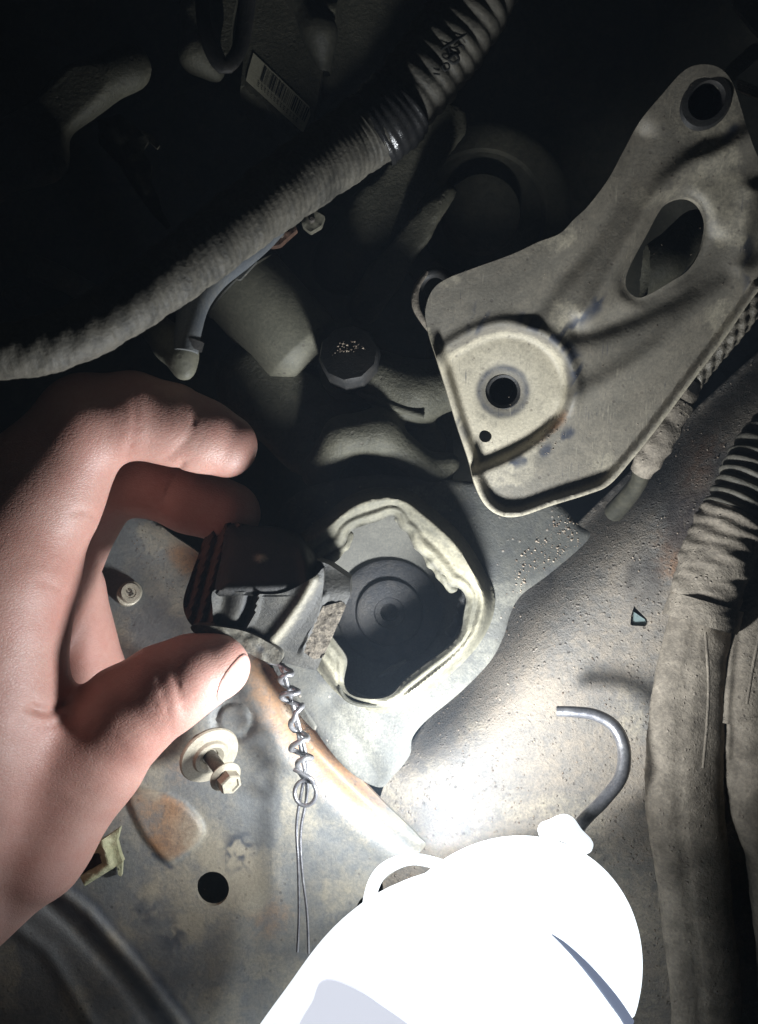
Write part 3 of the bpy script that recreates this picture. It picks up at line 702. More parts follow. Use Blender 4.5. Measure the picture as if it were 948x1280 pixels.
for x0_, y0_, x1_, y1_, a_ in ((150, 905, 178, 940, .3), (140, 915, 160, 948, .22), (120, 640, 70, 628, .3), (112, 676, 60, 664, .22), (96, 716, 50, 706, .3), (92, 730, 56, 724, .2), (150, 480, 148, 560, .22), (180, 478, 186, 560, .15), (140, 500, 135, 545, .2)):
    CREASES.append(([(x0_, y0_), ((x0_ + x1_) / 2 + 3, (y0_ + y1_) / 2), (x1_, y1_)], 1.6, a_))
def f_thumb(G): return chain(G, THB, 3)
def f_hand(G):
    d = smin(chain(G, IDX, 5), chain(G, IDX2, 3), 3)
    d = smin(d, chain(G, PALM, 10), 14)
    th = smin(f_thumb(G), chain(G, WEB, 4), 6)
    d = smin(d, th, 4.5)
    d2 = smin(chain(G, MID, 2), chain(G, RNGF, 2), 2.0)
    d = smin(d, d2, 1.0)
    x, y = pxof(G)
    fr = sstep(-4, 8, G[2] - 28)
    for P, w, a in CREASES:
        x0, y0 = np.min(P, 0) - 14; x1, y1 = np.max(P, 0) + 14
        m = (x > x0) & (x < x1) & (y > y0) & (y < y1) & (np.abs(d) < 3)
        if not m.any(): continue
        c = pdist(x[m], y[m], catmull(P, False, 3) if len(P) > 2 else P)
        ff = fr[m] if y0 < 560 or y0 > 605 or x0 < 180 else 1
        d[m] += a * gauss(c, w) * ff
    d += 0.25 * (vnoise(x + G[2], y, 26, 4) - 0.5)
    return d
sdfmesh('hand_skin', f_hand, (-215, -185, -34), (-24, 52, 76), 1.0, M['skin'], hand, 2)
nc = U(293, 848, 41)
e1 = Vector((0.78, 0.52, 0.0)).normalized(); e3 = Vector((0.35, -0.62, 0.70)).normalized(); e3 = (e3 - e3.dot(e1) * e1).normalized(); e2 = e3.cross(e1)
RM = np.array([e1, e2, e3]).T
def f_nail(G):
    return np.maximum(np.abs(f_thumb(G) + 0.15) - 0.42, ell(G, nc, (8.0, 5.6, 7), RM))
sdfmesh('fingernail', f_nail, nc - 14, nc + 14, 0.4, M['nail'], hand, 2)

# ---------------------------------------------------------------- the held rubber piece
rp = thing('broken_mount_piece', 'broken black rubber and metal mount piece pinched between thumb and middle finger', 'rubber piece', U(330, 750, 14))
sheet('end_plate', [(256, 672), (270, 658), (300, 655), (296, 690), (285, 730), (278, 782), (262, 786), (240, 782), (229, 756), (238, 722), (246, 700)], 32, M['brown'], rp, thick=20, step=4, edge=4,
      h=lambda X, Y: -8 * sstep(290, 235, X - (Y - 720) * -0.1) + 1.6 * np.sin((X + Y * 0.28) * 0.42) - 6 * sstep(715, 655, Y))
def h_up(X, Y):
    z = -0.20 * np.maximum(0, 742 - Y) * 1.0 + 2 * gauss(pdist(X, Y, [(380, 690), (388, 730)]), 8)
    z += 1.1 * gauss(np.hypot(X - 327, Y - 698), 6)
    z -= 3.5 * np.exp(-sdist(X, Y, [(285, 656), (345, 658), (382, 680), (392, 704), (390, 738), (270, 742)]).clip(0) / 5)
    return z
sheet('rubber_block', [(286, 657), (318, 658), (346, 661), (372, 672), (386, 688), (393, 706), (391, 738), (350, 746), (300, 744), (270, 742), (276, 700)], 46, M['rubber'], rp, thick=26, step=3, h=h_up,
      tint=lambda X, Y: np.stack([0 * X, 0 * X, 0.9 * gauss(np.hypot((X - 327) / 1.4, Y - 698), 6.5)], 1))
def h_lo(X, Y):
    z = -0.17 * (Y - 735)
    z += 2.8 * gauss(pdist(X, Y, [(392, 726), (378, 752), (358, 780), (340, 802)]), 9)
    z -= 3.2 * gauss(pdist(X, Y, [(316, 742), (310, 765), (298, 786)]), 6) - 2.2 * gauss(pdist(X, Y, [(324, 742), (318, 768), (306, 790)]), 3)
    z -= 2.5 * gauss(pdist(X, Y, [(280, 745), (275, 775)]), 10)
    return z
sheet('pressed_sleeve', [(268, 738), (300, 740), (350, 742), (392, 722), (405, 712), (400, 760), (384, 800), (372, 826), (352, 828), (345, 812), (310, 795), (272, 784), (266, 760)], 44, M['part_rubber'], rp, thick=24, step=3, h=h_lo,
      tint=lambda X, Y: np.stack([0 * X, 0.8 * gauss(pdist(X, Y, [(312, 744), (300, 784)]), 6), 0.9 * gauss(pdist(X, Y, [(392, 726), (358, 780), (340, 802)]), 10)], 1))  # ridge highlight and notch shade are put into the tint
FLG = [(396, 700), (412, 706), (438, 724), (438, 744), (428, 768), (412, 802), (396, 838), (384, 836), (352, 828), (370, 800), (386, 764), (396, 735)]
sheet('end_flange', FLG, 40, M['part_rubber'], rp, thick=22, step=3.2, smooth_out=False, edge=3,
      h=lambda X, Y: -0.13 * (Y - 740) + 1.5 * gauss(pdist(X, Y, [(404, 745), (378, 815)]), 4) - 4 * sstep(745, 705, Y))
sheet('torn_face', [(404, 758), (428, 752), (433, 757), (424, 778), (404, 822), (392, 824), (378, 814), (388, 790)], 40.5, M['broken'], rp, thick=6, step=2.2, smooth_out=False, edge=2.5,
      h=lambda X, Y: -0.12 * (Y - 740) + 0.8 * (vnoise(X, Y, 5, 5) - 0.5) + 0.7 * (vnoise(X, Y, 2.6, 6) - 0.5))
sheet('lower_lip', [(240, 782), (270, 783), (305, 789), (330, 800), (352, 816), (348, 830), (330, 826), (300, 812), (262, 800), (244, 792)], 38, M['part_rubber'], rp, thick=8, step=3, h=lambda X, Y: -0.06 * (Y - 790) + 0.8 * vnoise(X, Y, 8, 3),
      tint=lambda X, Y: np.stack([0 * X, 0.8 * gauss(np.hypot(X - 326, Y - 812), 6), 0.5 + 0 * X], 1))

OFF = 0.0
# ---------------------------------------------------------------- twisted wire
w = thing('twisted_wire', 'twisted steel wire hanging below the held piece, ending in a small loop and two strands', 'wire', U(376, 1000, -2))
core = [(345, 822, 14, 3), (355, 842, 16, 3), (362, 862, 12, 3), (368, 890, 9, 3), (374, 920, 7, 3), (379, 950, 5, 3), (384, 975, 4, 3), (383, 1000, 3, 2.2), (376, 1040, 3, 2.0), (378, 1090, 4, 2.0), (384, 1140, 5, 1.9), (386, 1192, 6, 1.8)]
tube('strand', core, M['wire'], w, seg=10, step=1.0)
core2 = [(352, 822, 14, 2.8), (357, 846, 17, 2.8), (365, 875, 11, 2.6), (376, 915, 8, 2.6), (384, 955, 5, 2.6), (378, 985, 4, 2.2), (371, 1030, 3, 2.0), (373, 1080, 4, 2.0), (374, 1140, 5, 1.9), (372, 1190, 6, 1.8)]
tube('strand', core2, M['wire'], w, seg=10, step=1.0)
cC = catmull(np.array([p[:3] for p in core[:8]], float), False, 12)
spir = []; T_ = 6.0; ang0 = 0.4
for i in range(90):
    t = i / 89; c = cC[int(t * (len(cC) * 0.86))]
    a = ang0 + T_ * 2 * math.pi * t + 0.9 * math.sin(t * 17) + 0.5 * math.sin(t * 31); r = 10.5 + 2.5 * math.sin(t * 19)
    spir.append((c[0] + r * math.cos(a), c[1] + 1.5 * math.cos(a + 1), c[2] + 3 + 2.6 * math.sin(a), 3.4))
tube('wrap', spir, M['wire'], w, seg=10, step=0.6, smooth=3)
loop = [(368, 962, 9, 2.7), (376, 966, 10, 2.7), (390, 974, 10, 2.7)] + [(382 + 13.5 * math.cos(a), 991 + 16 * math.sin(a), 8 - 1.5 * math.sin(a / 2), 2.7) for a in np.linspace(-0.7, 5.2, 22)]
tube('loop', loop, M['wire'], w, seg=12, step=0.6, smooth=3)

# ---------------------------------------------------------------- fasteners
def hexbolt(name, label, base_px, z, axis, L, rs, rw, rf, rh, hh, washer=True):
    p = U(*base_px, z); ax = Vector(axis).normalized(); A = np.array(ax)
    t = thing(name, label, 'bolt', p)
    # threaded shank running back from the washer
    prof = []; h = -L * 0.8
    while h < 0: prof += [(rs * 0.86, h), (rs * 1.06, h + 0.45)]; h += 0.9
    lathe('thread', prof, p, ax, M['bolt_dark'], t, seg=24, sharp=80)
    if washer:
        lathe('washer', [(rs, -0.6), (rw, -0.6), (rw + 0.15, 0), (rw - 0.2, 0.6), (rw * 0.62, 0.9), (rw * 0.56, 1.8), (rw * 0.42, 1.9), (rs * 1.25, 0.9), (rs * 1.2, 0.2)], p, ax, M['bolt'], t, seg=56)
    lathe('shank', [(rs, 0), (rs, L)], p, ax, M['bolt_dark'], t, seg=28)
    q = p + A * L
    lathe('flange', [(rs, -0.4), (rf * 0.96, -0.3), (rf, 0.2), (rf * 0.9, 0.7), (rh * 1.05, 1.3)], q, ax, M['bolt'], t, seg=44)
    lathe('hex_head', [(rh, 0.5), (rh, hh - 0.5), (rh * 0.9, hh), (rh * 0.72, hh), (rh * 0.62, hh - 0.5)], q, ax, M['bolt'], t, poly=6)
    return t
hexbolt('flange_bolt', 'long flanged hex bolt with wide pale washer standing out of the stained plate', (262, 944), 8, (0.52, -0.40, 0.70), 11, 2.1, 9.6, 5.0, 3.6, 4.4)
sb2 = thing('bolt_head', 'pale oval flanged bolt head seen between index finger and thumb', 'bolt', U(162, 742, -28))
cb = U(162, 742, -28)
lathe('flange', [(4.2, -2), (4.3, 0), (4.1, 0.6), (3.2, 0.9)], cb, (0.35, 0.2, 0.9), M['bolt'], sb2, seg=40, fn=lambda t, h: 1 + 0.08 * math.cos(2 * t))
lathe('head', [(3.5, 0.3), (3.5, 2.3), (3.1, 2.9), (1.9, 2.9), (1.7, 2.6)], cb, (0.35, 0.2, 0.9), M['bolt'], sb2, seg=30)
def textmesh(name, s, pos, size, rot, mat, parent, ext=0.15):
    cu = bpy.data.curves.new(name, 'FONT'); cu.body = s; cu.size = size; cu.extrude = ext; cu.align_x = 'CENTER'; cu.align_y = 'CENTER'; cu.resolution_u = 3
    ob = bpy.data.objects.new(name + '_tmp', cu); COL.objects.link(ob)
    dg = bpy.context.evaluated_depsgraph_get(); me = bpy.data.meshes.new_from_object(ob.evaluated_get(dg))
    V = np.array([v.co for v in me.vertices]); F = [tuple(p.vertices) for p in me.polygons]
    bpy.data.objects.remove(ob); bpy.data.meshes.remove(me)
    V = (np.array(rot) @ V.T).T + pos
    return build(name, V, F, mat, parent, smooth=False)
Rb = Vector((0.35, 0.2, 0.9)).to_track_quat('Z', 'Y').to_matrix()
textmesh('head_marking', 'IG', cb + np.array(Vector((0.35, 0.2, 0.9)).normalized()) * 3.0, 2.6, Rb, M['bolt_dark'], sb2)
nt = thing('painted_clip_nut', 'flaking yellow-green painted clip nut half hidden below the wrist', 'nut', U(122, 1078, -8))
sheet('clip_top', [(90, 1062), (128, 1050), (150, 1035), (146, 1052), (150, 1068), (154, 1078), (138, 1088), (122, 1098), (106, 1108), (100, 1096), (128, 1080), (124, 1066), (112, 1068)], -3, M['yellow'], nt, step=2.5, thick=3, smooth_out=False, edge=3,
      h=lambda X, Y: 2.5 * gauss(pdist(X, Y, [(128, 1052), (136, 1082), (106, 1104)]), 6) + 0.7 * vnoise(X, Y, 6, 3))
sheet('nut_body', [(96, 1068), (124, 1066), (132, 1082), (106, 1098), (94, 1092)], -5, M['part_rubber'], nt, step=3, thick=6, smooth_out=False, h=lambda X, Y: 0.8 * vnoise(X, Y, 5, 4))
sheet('clip_leg', [(146, 1080), (153, 1078), (152, 1096), (148, 1094)], -6, M['yellow'], nt, step=2.5, thick=2, smooth_out=False)
gb = thing('grease_nub', 'tiny dusty stud peeking out under the thumb nail', 'stud', U(264, 872, 2))
lathe('stud_post', [(1.6, -10), (1.7, 0), (1.4, 1.6), (0.6, 2.2)], U(262, 874, 2), (0.2, 0.1, 1), M['bolt'], gb, seg=20)
lathe('stud_base', [(2.6, -12), (2.6, -8), (1.8, -7)], U(262, 874, 2), (0.2, 0.1, 1), M['bolt_dark'], gb, seg=20)

# ---------------------------------------------------------------- right-hand harnesses
h1 = thing('wiring_harness', 'muddy wiring harness with corrugated tube and tape collar lying on the frame rail', 'harness', U(870, 850, -10))
def mud(s, th, u): return 1 + 0.02 * np.sin(th * 3 + s * 0.15) + 0.010 * np.sin(s * 0.6 + th * 2) + 0.006 * np.sin(s * 2.3 - th * 5)
tube('corrugated_tube', [(1010, 520, -4, 46), (965, 565, 0, 46), (938, 612, 3, 45), (918, 650, 4, 44)], M['hose'], h1, seg=36, step=0.5, prof=corr(3.6, 0.16, 1.6))
tube('dusty_tube', [(922, 642, 4, 46), (905, 680, 4, 46), (890, 720, 4, 44), (880, 752, 4, 42)], M['sleeve'], h1, seg=40, step=0.5, prof=lambda s, th, u: corr(4.0, 0.06 * (1 - u), 1.0)(s, th, u) * mud(s, th, u))
tube('tape_collar', [(883, 752, 4, 46), (879, 766, 4, 47), (875, 780, 4, 46)], M['sleeve'], h1, seg=40, step=0.8, prof=mud)
tube('flat_sleeve', [(877, 772, 1, 40), (868, 820, 0, 42), (860, 880, -1, 46), (856, 940, -1, 49), (857, 1000, -2, 49), (862, 1060, -4, 47), (870, 1130, -6, 45), (880, 1220, -8, 44), (890, 1400, -10, 44)], M['sleeve'], h1, seg=44, step=1.2, flat=0.55, prof=lambda s, th, u: mud(s, th, u) - 0.10 * gauss(((th + math.pi * 0.08) % (2 * math.pi)) - 0.55, 0.12))
tube('seam_ridge', [(882, 790, 8, 2), (886, 850, 9, 2.2), (884, 905, 9, 2), (879, 960, 9, 2)], M['sleeve'], h1, seg=8, step=1.5)
h2 = thing('edge_harness', 'second muddy cable sleeve at the right picture edge beside the first harness', 'harness', U(960, 950, -14))
tube('upper_sleeve', [(990, 680, -2, 34), (965, 760, 0, 38), (946, 840, 1, 40), (940, 905, 1, 40)], M['sleeve'], h2, seg=32, step=1.2, flat=0.6, prof=mud)
tube('lower_sleeve', [(948, 890, 0, 44), (955, 950, 0, 50), (965, 1010, -2, 52), (985, 1080, -4, 50), (1000, 1250, -10, 50)], M['sleeve'], h2, seg=32, step=1.2, flat=0.7, prof=mud)
tube('seam_ridge', [(958, 760, 9, 2), (944, 820, 9.5, 2.2), (934, 880, 10, 2)], M['sleeve'], h2, seg=8, step=1.5)
h3 = thing('taped_cable', 'braided cable with pale tape sleeve running down beside the stamped bracket', 'cable', U(860, 500, 0))
tube('braided_cable', [(1010, 300, 20, 17), (955, 362, 20, 16), (915, 412, 19, 16), (880, 455, 17, 15), (862, 482, 16, 14)], M['shiny_cable'], h3, seg=30, step=0.4, prof=lambda s, th, u: 1 + 0.08 * np.sin(th * 5 + s * 1.3) + 0.04 * np.sin(th * 5 - s * 1.3))
tube('cable_band', [(862, 478, 16, 17), (856, 490, 16, 17)], M['rubber'], h3, seg=28, step=0.5)
tube('tape_sleeve', [(858, 486, 16, 17), (846, 510, 15, 18), (838, 528, 14, 17), (828, 545, 13, 19), (812, 572, 10, 18), (802, 590, 7, 14)], M['sleeve'], h3, seg=30, step=0.8, prof=lambda s, th, u: 1 + 0.04 * math.sin(s * 1.1) + 0.03 * np.sin(th * 3 + s))
tube('tape_band', [(849, 504, 15, 19.5), (844, 513, 15, 19.5)], M['sleeve'], h3, seg=28, step=0.5)
tube('cable_tail', [(804, 586, 6, 12), (798, 604, -2, 11), (784, 622, -14, 12), (768, 640, -24, 13)], M['cast_dark'], h3, seg=20, step=1.0, prof=mud)

# ---------------------------------------------------------------- things deeper in the engine bay
OFF = 45.0
def tg(o, label, cat): return tag(o, label, cat)
bp_ = thing('bent_pipe', 'grey-blue bent rubber pipe coming out from under the corrugated hose', 'pipe', U(240, 400, -50))
tube('pipe', [(360, 262, -26, 15), (330, 296, -22, 16), (300, 320, -16, 18), (266, 345, -10, 20), (244, 375, -3, 20), (236, 410, 1, 17), (232, 440, 2, 16)], M['blue_hose'], bp_, seg=28, step=1.2)
tube('pipe_cuff', [(237, 424, 1, 19), (234, 435, 1, 19)], M['rubber'], bp_, seg=28, step=1)
sdfmesh('pipe_foot', lambda G: smin(chain(G, [(185, 400, -12, 18), (215, 430, -4, 22), (228, 450, -1, 16)], 3), chain(G, [(228, 442, 0, 19), (231, 464, 0, 11)], 3), 4), U(150, 490, -25) + [-6, 0, 0], U(270, 375, 14) + [3, 8, 0], 0.9, M['can'], bp_)
OFF = 50.0
cn = U(330, 385, -62)
ax = (U(395, 455, -62) - U(265, 310, -62)); ax = ax / np.linalg.norm(ax)
OFF = 50.0
st = thing('solenoid_can', 'smooth olive cylinder with a sloping end rim, below the corrugated hose', 'solenoid', cn)
lathe('can', [(14, -32), (14.6, -30), (14.6, 18), (14.2, 19), (9.6, 24), (9.0, 24.2)], cn, ax, M['can'], st, seg=48)
lathe('clamp_ring', [(14.7, -12), (15.2, -11.6), (15.2, -9.2), (14.7, -8.8)], cn, ax, M['cast_dark'], st, seg=48)
cp = thing('speckled_plug', 'dark plug cap with gritty speckled top beside the olive can', 'plug', U(437, 455, -50))
pc = U(438, 448, -46)
lathe('cap', [(8.6, -9), (9.4, -4), (9.4, 3.4), (8.8, 4.6), (0.5, 5.0)], pc, (-0.1, 0.25, 1), M['rubber'], cp, seg=10, poly=None)
lathe('skirt', [(11, -16), (11, -9), (8, -8)], pc, (-0.1, 0.25, 1), M['cast_dark'], cp, seg=32)
crumbs('cap_grit', circ(438, 448, 27, 20), -41.5, lambda X, Y: -0.07 * (Y - 448) - 0.3, 170, cp, 0.12, 0.45); OFF = 56.0
def f_cast(G):
    d = chain(G, [(330, 480, -74, 60), (400, 540, -70, 55), (430, 560, -66, 42), (520, 560, -70, 40)], 6)
    d = np.maximum(d, G[2] + 8 - 0.10 * (G[1] - 25)); d = np.maximum(d, -chain(G, [(350, 470, -60, 10), (395, 505, -60, 10)], 2))
    d = smin(d, chain(G, [(400, 590, -62, 24), (430, 545, -54, 24), (470, 540, -54, 26), (540, 590, -60, 18), (560, 580, -60, 16)], 4), 3)
    d = smin(d, chain(G, [(470, 470, -60, 34), (520, 490, -60, 36), (560, 480, -62, 34)], 4), 5)
    d = np.maximum(d, -chain(G, [(478, 515, -44, 12), (520, 522, -42, 17), (560, 520, -42, 22)], 2))
    d = np.maximum(d, -chain(G, [(385, 548, -44, 6), (405, 520, -44, 10), (425, 508, -44, 8)], 2))
    return d
sdfmesh('x', f_cast, U(290, 650, -95) * [1.2, 1, 1], U(600, 420, -38) * [1.3, 1.1, 1], 1.4, M['cast'], tgp := thing('gear_housing', 'lumpy olive cast housing with two dark recesses behind the fingertips', 'casting', U(450, 540, -90)), 3).name = 'housing'
tube('parting_rib', [(420, 470, -60, 5), (470, 500, -54, 5), (530, 520, -52, 5)], M['cast'], tgp, seg=8, step=1.5, flat=0.8)
OFF = 26.0
o = sheet('flat_bar', [(430, 572), (442, 572), (482, 594), (474, 598)], -34, M['plate'], thick=2, smooth_out=False, step=5); tg(o, 'thin pale flat bar poking out just above the mount bracket', 'bar')
OFF = 52.0
rb = thing('ribbed_casting', 'ribbed olive casting with two slanted fins right of the corrugated hose', 'casting', U(490, 290, -80))
sdfmesh('fin', lambda G: chain(G, [(560, 150, -72, 30), (520, 210, -68, 28), (470, 270, -70, 34), (430, 330, -80, 40)], 5) if 0 else np.maximum(chain(G, [(560, 150, -72, 30), (520, 210, -68, 28), (470, 270, -70, 34), (430, 330, -80, 40)], 5), G[2] + 14 + 0.25 * (G[0] + 4)), U(380, 390, -100) * [1.2, 1, 1], U(610, 110, -50) * [1.3, 1.1, 1], 1.6, M['cast'], rb, 2)
sdfmesh('fin', lambda G: chain(G, [(560, 240, -66, 10), (520, 290, -64, 16), (480, 345, -68, 20), (455, 385, -76, 20)], 3) if 0 else np.maximum(chain(G, [(560, 240, -66, 12), (520, 290, -64, 18), (480, 345, -68, 22), (455, 385, -76, 22)], 3), G[2] + 13 - 0.3 * (G[0] - 8)), U(420, 420, -90) * [1.2, 1, 1], U(590, 210, -50) * [1.3, 1.1, 1], 1.4, M['cast'], rb, 2)
OFF = 30.0
pu = thing('round_cover', 'nearly black round cover in the shadow above the stamped bracket', 'cover', U(602, 270, -100))
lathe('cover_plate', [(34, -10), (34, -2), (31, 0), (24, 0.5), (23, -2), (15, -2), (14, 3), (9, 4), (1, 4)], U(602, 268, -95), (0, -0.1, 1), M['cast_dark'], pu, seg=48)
OFF = 0.0
rg = thing('rubber_ring_strap', 'dark rubber ring on a pale strap hanging behind the left corner of the stamped bracket', 'ring', U(545, 380, 0))
tube('ring', [(545 + 22 * math.cos(a), 366 + 26 * math.sin(a), 8 + 3 * math.cos(a), 7) for a in np.linspace(0, 2 * math.pi, 25)], M['rubber'], rg, seg=14, step=1.2, cap=False)
tube('ring_edge', [(534, 340, 8, 3), (521, 360, 9, 4), (520, 382, 9, 5), (530, 402, 8, 4), (540, 416, 6, 3)], M['sleeve'], rg, seg=12, step=1)
sheet('strap', [(534, 430), (554, 430), (562, 500), (566, 600), (536, 602), (532, 500)], -12, M['cast'], rg, thick=2, step=6)
# barcoded unit
OFF = 17.0
bc = thing('barcoded_unit', 'olive box unit with a faded barcode label at the top, left of the hose', 'control unit', U(350, 90, -60))
sheet('housing', [(318, -60), (330, -60), (430, -30), (405, 70), (398, 120), (390, 165), (370, 178), (300, 118), (306, 60)], -40, M['cast'], bc, thick=22, step=6, smooth_out=False, h=lambda X, Y: -6 * sstep(10, 0, pdist(X, Y, [(300, 118), (370, 178)])) + 4 * gauss(pdist(X, Y, [(410, 10), (330, -60)]), 14))
A_, B_, C_, D_ = (317, 66), (391, 137), (379, 166), (307, 100)
def lab(u, v):
    p = np.array(A_) * (1 - u) * (1 - v) + np.array(B_) * u * (1 - v) + np.array(C_) * u * v + np.array(D_) * (1 - u) * v
    return (p[0], p[1])
def pl(name, u0, v0, u1, v1, z, mat): return sheet(name, [lab(u0, v0), lab(u1, v0), lab(u1, v1), lab(u0, v1)], z, mat, bc, thick=0.12, step=30, smooth_out=False, edge=12)
pl('label_sheet', 0, 0, 1, 1, -39.5, M['label'])
Vb = []; Fb = []
u = 0.20; k = 0
def q4(u0, v0, u1, v1, z=-39.3):
    b = len(Vb); Vb.extend([U(*lab(u0, v0), z), U(*lab(u0, v1), z), U(*lab(u1, v1), z), U(*lab(u1, v0), z)]); Fb.append((b, b + 1, b + 2, b + 3))
while u < 0.96:
    wd = random.choice((0.006, 0.006, 0.012, 0.018)); q4(u, 0.06, u + wd, 0.62); u += wd + random.choice((0.008, 0.012, 0.02))
build('barcode_bars', Vb, Fb, M['ink'], bc, smooth=False)
Vb = []; Fb = []
for i in range(13):
    u = 0.18 + i * 0.055
    for j in range(3): q4(u + 0.004 * j, 0.70 + 0.06 * j, u + 0.03 - 0.008 * (j % 2), 0.73 + 0.06 * j, -39.25)
build('label_print', Vb, Fb, M['ink'], bc, smooth=False)
OFF = 38.0
dr = thing('drum_housing', 'large rounded olive housing at the top behind the corrugated hose', 'housing', U(450, 60, -80))
sdfmesh('drum', lambda G: np.maximum(chain(G, [(500, -90, -80, 75), (440, 60, -78, 60), (410, 170, -84, 40)], 8), G[2] + 31 + 0.35 * (G[0] + 10)), U(330, 240, -125) * [1.3, 1, 1], U(620, -100, -48) * [1.3, 1, 1], 2.5, M['cast'], dr, 2)
sdfmesh('rib', lambda G: chain(G, [(350, -40, -62, 18), (400, 40, -60, 16), (404, 90, -64, 12)], 8), U(320, 120, -80) * [1.3, 1, 1], U(440, -80, -45) * [1.3, 1.1, 1], 1.6, M['cast_dark'], dr, 2)
lp = thing('strap_loop', 'black strap looped in front of a pale tab near the top left', 'strap', U(275, 40, -50))
tube('strap', [(252, -30, -30, 9), (254, 20, -30, 9), (262, 55, -31, 10), (280, 84, -32, 10), (300, 60, -33, 10), (308, 10, -34, 11), (312, -40, -34, 11)], M['rubber'], lp, seg=14, step=2, flat=0.5)
sheet('tab', [(278, -20), (298, -20), (291, 25), (288, 60), (283, 70), (276, 52), (280, 20)], -42, M['cast'], lp, thick=3, step=5)
sdfmesh('boss', lambda G: chain(G, [(240, 10, -62, 16), (246, 70, -60, 18), (270, 92, -62, 12)], 6), U(205, 125, -80) * [1.3, 0.9, 1], U(300, -10, -45) * [1.1, 1.1, 1], 1.6, M['cast'], lp, 2)
OFF = 80.0
ar = thing('cast_arm', 'dim olive cast arm crossing the upper left corner', 'casting', U(70, 170, -80))
sdfmesh('arm', lambda G: smin(np.maximum(chain(G, [(-90, 270, -60, 40), (20, 190, -60, 36), (100, 115, -62, 26), (160, 85, -66, 30)], 8), G[2] - 22), chain(G, [(60, 200, -58, 26), (70, 205, -50, 14)], 4), 8), U(-130, 330, -90) * [1.2, 1, 1], U(210, 40, -38) * [1.1, 1.3, 1], 1.6, M['cast'], ar, 2)
ds = thing('torn_shield_strip', 'ragged dangling strip of torn heat shield, upper left', 'strip', U(165, 210, -50))
sheet('strip', [(122, 150), (150, 142), (172, 160), (186, 176), (178, 190), (190, 205), (188, 225), (200, 250), (202, 262), (214, 283), (208, 286), (192, 270), (170, 240), (148, 205), (124, 180)], -40, M['cast_dark'], ds, thick=1.2, step=4, smooth_out=False, h=lambda X, Y: 4 * gauss(pdist(X, Y, [(140, 160), (180, 240)]), 12) + 0.6 * vnoise(X, Y, 12, 3))
sheet('curled_tip', [(176, 162), (190, 168), (200, 182), (196, 186), (186, 176)], -37, M['cast'], ds, thick=1, step=4, smooth_out=False)
tp = thing('small_pipe_stub', 'dim pipe stub and ring at the left edge above the hose', 'pipe stub', U(60, 345, -60))
tube('stub', [(36, 330, -44, 15), (70, 345, -48, 15), (120, 370, -56, 13)], M['cast'], tp, seg=20, step=2)
tube('ring', [(20 + 13 * math.cos(a), 368 + 12 * math.sin(a), -46, 5) for a in np.linspace(0, 2 * math.pi, 17)], M['cast'], tp, seg=10, step=1.5, cap=False)
OFF = 12.0
for i, (P, z, lb) in enumerate((([(376, 268), (392, 262), (406, 270), (402, 282), (388, 290), (378, 282)], 0, 'small tan connector clip under the middle of the corrugated hose'),
                                ([(334, 300), (350, 288), (366, 278), (372, 286), (350, 306), (338, 308)], -4, 'longer brown connector tab left of the small tan clip'))):
    c_ = thing('connector_clip', lb, 'clip', U(*np.mean(P, 0), z - 5))
    sheet('clip_body', P, z, M['brown'] if i else M['collar'], c_, thick=4, step=3.5, smooth_out=False, h=lambda X, Y: 0.8 * vnoise(X, Y, 6, 2))
    q = np.mean(P, 0); lathe('clip_pin', [(1.0, -1), (1.0, 1.4), (0.6, 1.8)], U(q[0], q[1], z), (0, 0, 1), M['bolt_dark'], c_, seg=14)
OFF = 32.0
o = sheet('pipe_clamp', [(288, 342), (316, 318), (322, 326), (300, 350), (294, 348)], -14, M['plate'], thick=2, smooth_out=False, step=4); tg(o, 'thin grey clamp tongue where the bent pipe meets the hose', 'clamp')
OFF = 0.0
o = sheet('corner_panel', [(912, -60), (1040, -60), (1040, 60), (962, 58), (938, 32), (918, 6)], -20, M['plate'], thick=2, smooth_out=False, step=8); tg(o, 'grey sheet corner in the top right of the picture', 'panel')
o = sheet('dim_stay', [(900, 100), (912, 80), (940, 55), (962, 50), (960, 62), (925, 92), (915, 106)], -24, M['cast'], thick=3, smooth_out=False, step=6); tg(o, 'dim olive stay behind the top eye of the stamped bracket', 'stay')
wr = thing('frayed_cable', 'frayed grey cable ends right of the bracket eye', 'cable', U(940, 115, 0))
for i in range(5): tube('strand', [(922, 100 + i * 3, 4, 2), (936, 106 + i * 3, 5, 2.2), (975, 120 + i * 3.5, 4, 2.4)], M['sleeve'], wr, seg=8, step=2)
OFF = 12.0
sl = thing('slotted_lug', 'olive lug glimpsed through the kidney slot of the stamped bracket', 'lug', U(830, 320, -60))
sdfmesh('lug', lambda G: np.maximum(chain(G, [(790, 360, -40, 24), (830, 325, -36, 26), (870, 290, -44, 28)], 3), -chain(G, [(806, 350, -22, 14), (812, 358, -22, 12)], 2)), U(755, 400, -62) * [1.1, 1, 1], U(910, 250, -22) * [1.2, 1.2, 1], 1.2, M['cast'], sl, 2)
OFF = 20.0
cr = thing('cross_link', 'pale wedge of a link seen inside the top eye of the stamped bracket', 'link', U(880, 130, -20))
sheet('wedge', [(862, 134), (886, 122), (880, 140), (872, 146), (862, 142)], -2, M['plate'], cr, thick=2, smooth_out=False, step=4, h=lambda X, Y: 0.04 * (X - 870))

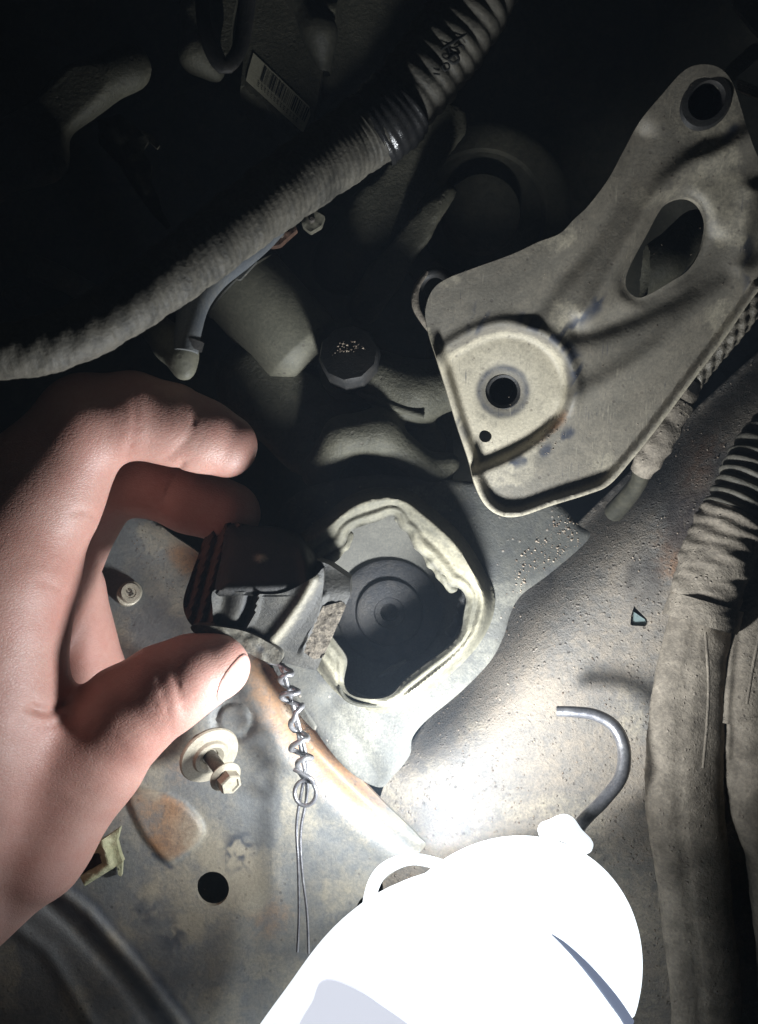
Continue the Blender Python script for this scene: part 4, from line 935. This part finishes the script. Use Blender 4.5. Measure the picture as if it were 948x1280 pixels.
# ---------------------------------------------------------------- work lamp
OFF = 0.0
lc = U(630, 1225, 20)
la = thing('work_lamp', 'glowing white work lamp with wire hook, overexposed at the bottom of the picture', 'lamp', lc)
Rl = Matrix.Rotation(math.radians(-38), 3, 'Z')
ex, ey, ez = [np.array(Rl.col[i]) for i in range(3)]
def f_lens(G):
    d = ell(G, lc, (38, 44, 26), np.array(Rl))
    # seam groove
    P = [(686, 1164), (730, 1205), (770, 1254), (800, 1300)]
    x, y = pxof(G); c = pdist(x, y, P)
    return d + 2.2 * gauss(c, 4.5) * sstep(18, 28, G[2])
sdfmesh('diffuser', f_lens, lc - 52, lc + 52, 1.2, M['lens'], la, 1)
hc = U(470, 1330, 38)
tube('housing', [(640, 1175, 14, 110), (540, 1240, 14, 140), (470, 1330, 12, 145), (380, 1460, 8, 145), (300, 1580, 5, 140)], M['lamp_body'], la, seg=48, step=2, flat=0.7)
tube('hook', [(700, 1090, 16, 9), (722, 1036, 14, 8.5), (755, 1000, 11, 8.5), (777, 970, 9, 8.5), (780, 935, 6, 8.5), (768, 908, 4, 8), (745, 894, 3, 7.5), (720, 890, 2, 7), (696, 889, 1, 6.5)], M['wire'], la, seg=20, step=0.8)
tube('bail_loop', [(461, 1160, 40, 8), (462, 1125, 44, 8), (472, 1096, 48, 8), (492, 1080, 50, 8), (520, 1074, 50, 7), (560, 1084, 48, 7), (590, 1100, 42, 6)], M['lens'], la, seg=20, step=1)
sdfmesh('hook_lug', lambda G: np.maximum(chain(G, [(684, 1038, 22, 12), (706, 1034, 22, 13), (730, 1056, 20, 12)], 3), -chain(G, [(700, 1052, 30, 7), (716, 1062, 30, 7)], 2)), U(660, 1080, 4) - 3, U(760, 1010, 37) + 3, 0.8, M['lamp_body'], la, 1)

sheet('recess_shade_sheet', [(392, 1250), (402, 1228), (425, 1228), (470, 1252), (520, 1300), (380, 1300)], 50, M['recess'], la, thick=1, step=8, h=lambda X, Y: 0 * X)
def on_lens(px, py):
    zz = np.linspace(60, 0, 240); kk = (D - zz) / D / 4
    G = ((px - 474) * kk, -(py - 640) * kk, zz)
    P = np.stack([G[0] - lc[0], G[1] - lc[1], G[2] - lc[2]]); P = np.array(Rl).T @ P
    q = (P[0] / 38) ** 2 + (P[1] / 44) ** 2 + (P[2] / 26) ** 2
    k = np.argmax(q < 1); return zz[k] if (q < 1).any() else 14.0
tube('seam_shade_strip', [(x, y, on_lens(x, y) - 0.4, r) for x, y, r in ((690, 1168, 0.8), (706, 1181, 3), (730, 1205, 5), (752, 1231, 6.5), (770, 1255, 7.5), (786, 1280, 8))], M['seam'], la, seg=12, step=1, flat=0.5)  # dark strip laid on the diffuser to stand for the seam's shade
SC.render.engine = 'CYCLES'
SC.cycles.use_denoising = True
SC.cycles.max_bounces = 6
hz = bpy.data.meshes.new('lamp_glow_haze');  # thin bluish volume added to imitate lens glare around the lamp
lo_, hi_ = (-0.45, -0.45, -0.30), (0.45, 0.45, 0.36)
hv = [(x, y, z) for x in (lo_[0], hi_[0]) for y in (lo_[1], hi_[1]) for z in (lo_[2], hi_[2])]
hz.from_pydata(hv, [], [(0, 1, 3, 2), (4, 6, 7, 5), (0, 4, 5, 1), (2, 3, 7, 6), (0, 2, 6, 4), (1, 5, 7, 3)])
ho = bpy.data.objects.new('lamp_glow_haze', hz); COL.objects.link(ho); ho['kind'] = 'stuff'
hm = bpy.data.materials.new('lens_glow_volume'); hm.use_nodes = True; hm.node_tree.nodes.clear()
pv = hm.node_tree.nodes.new('ShaderNodeVolumePrincipled'); mo = hm.node_tree.nodes.new('ShaderNodeOutputMaterial')
pv.inputs['Color'].default_value = (0.62, 0.78, 1, 1); pv.inputs['Density'].default_value = 0.15
hm.node_tree.links.new(pv.outputs[0], mo.inputs['Volume']); hz.materials.append(hm)
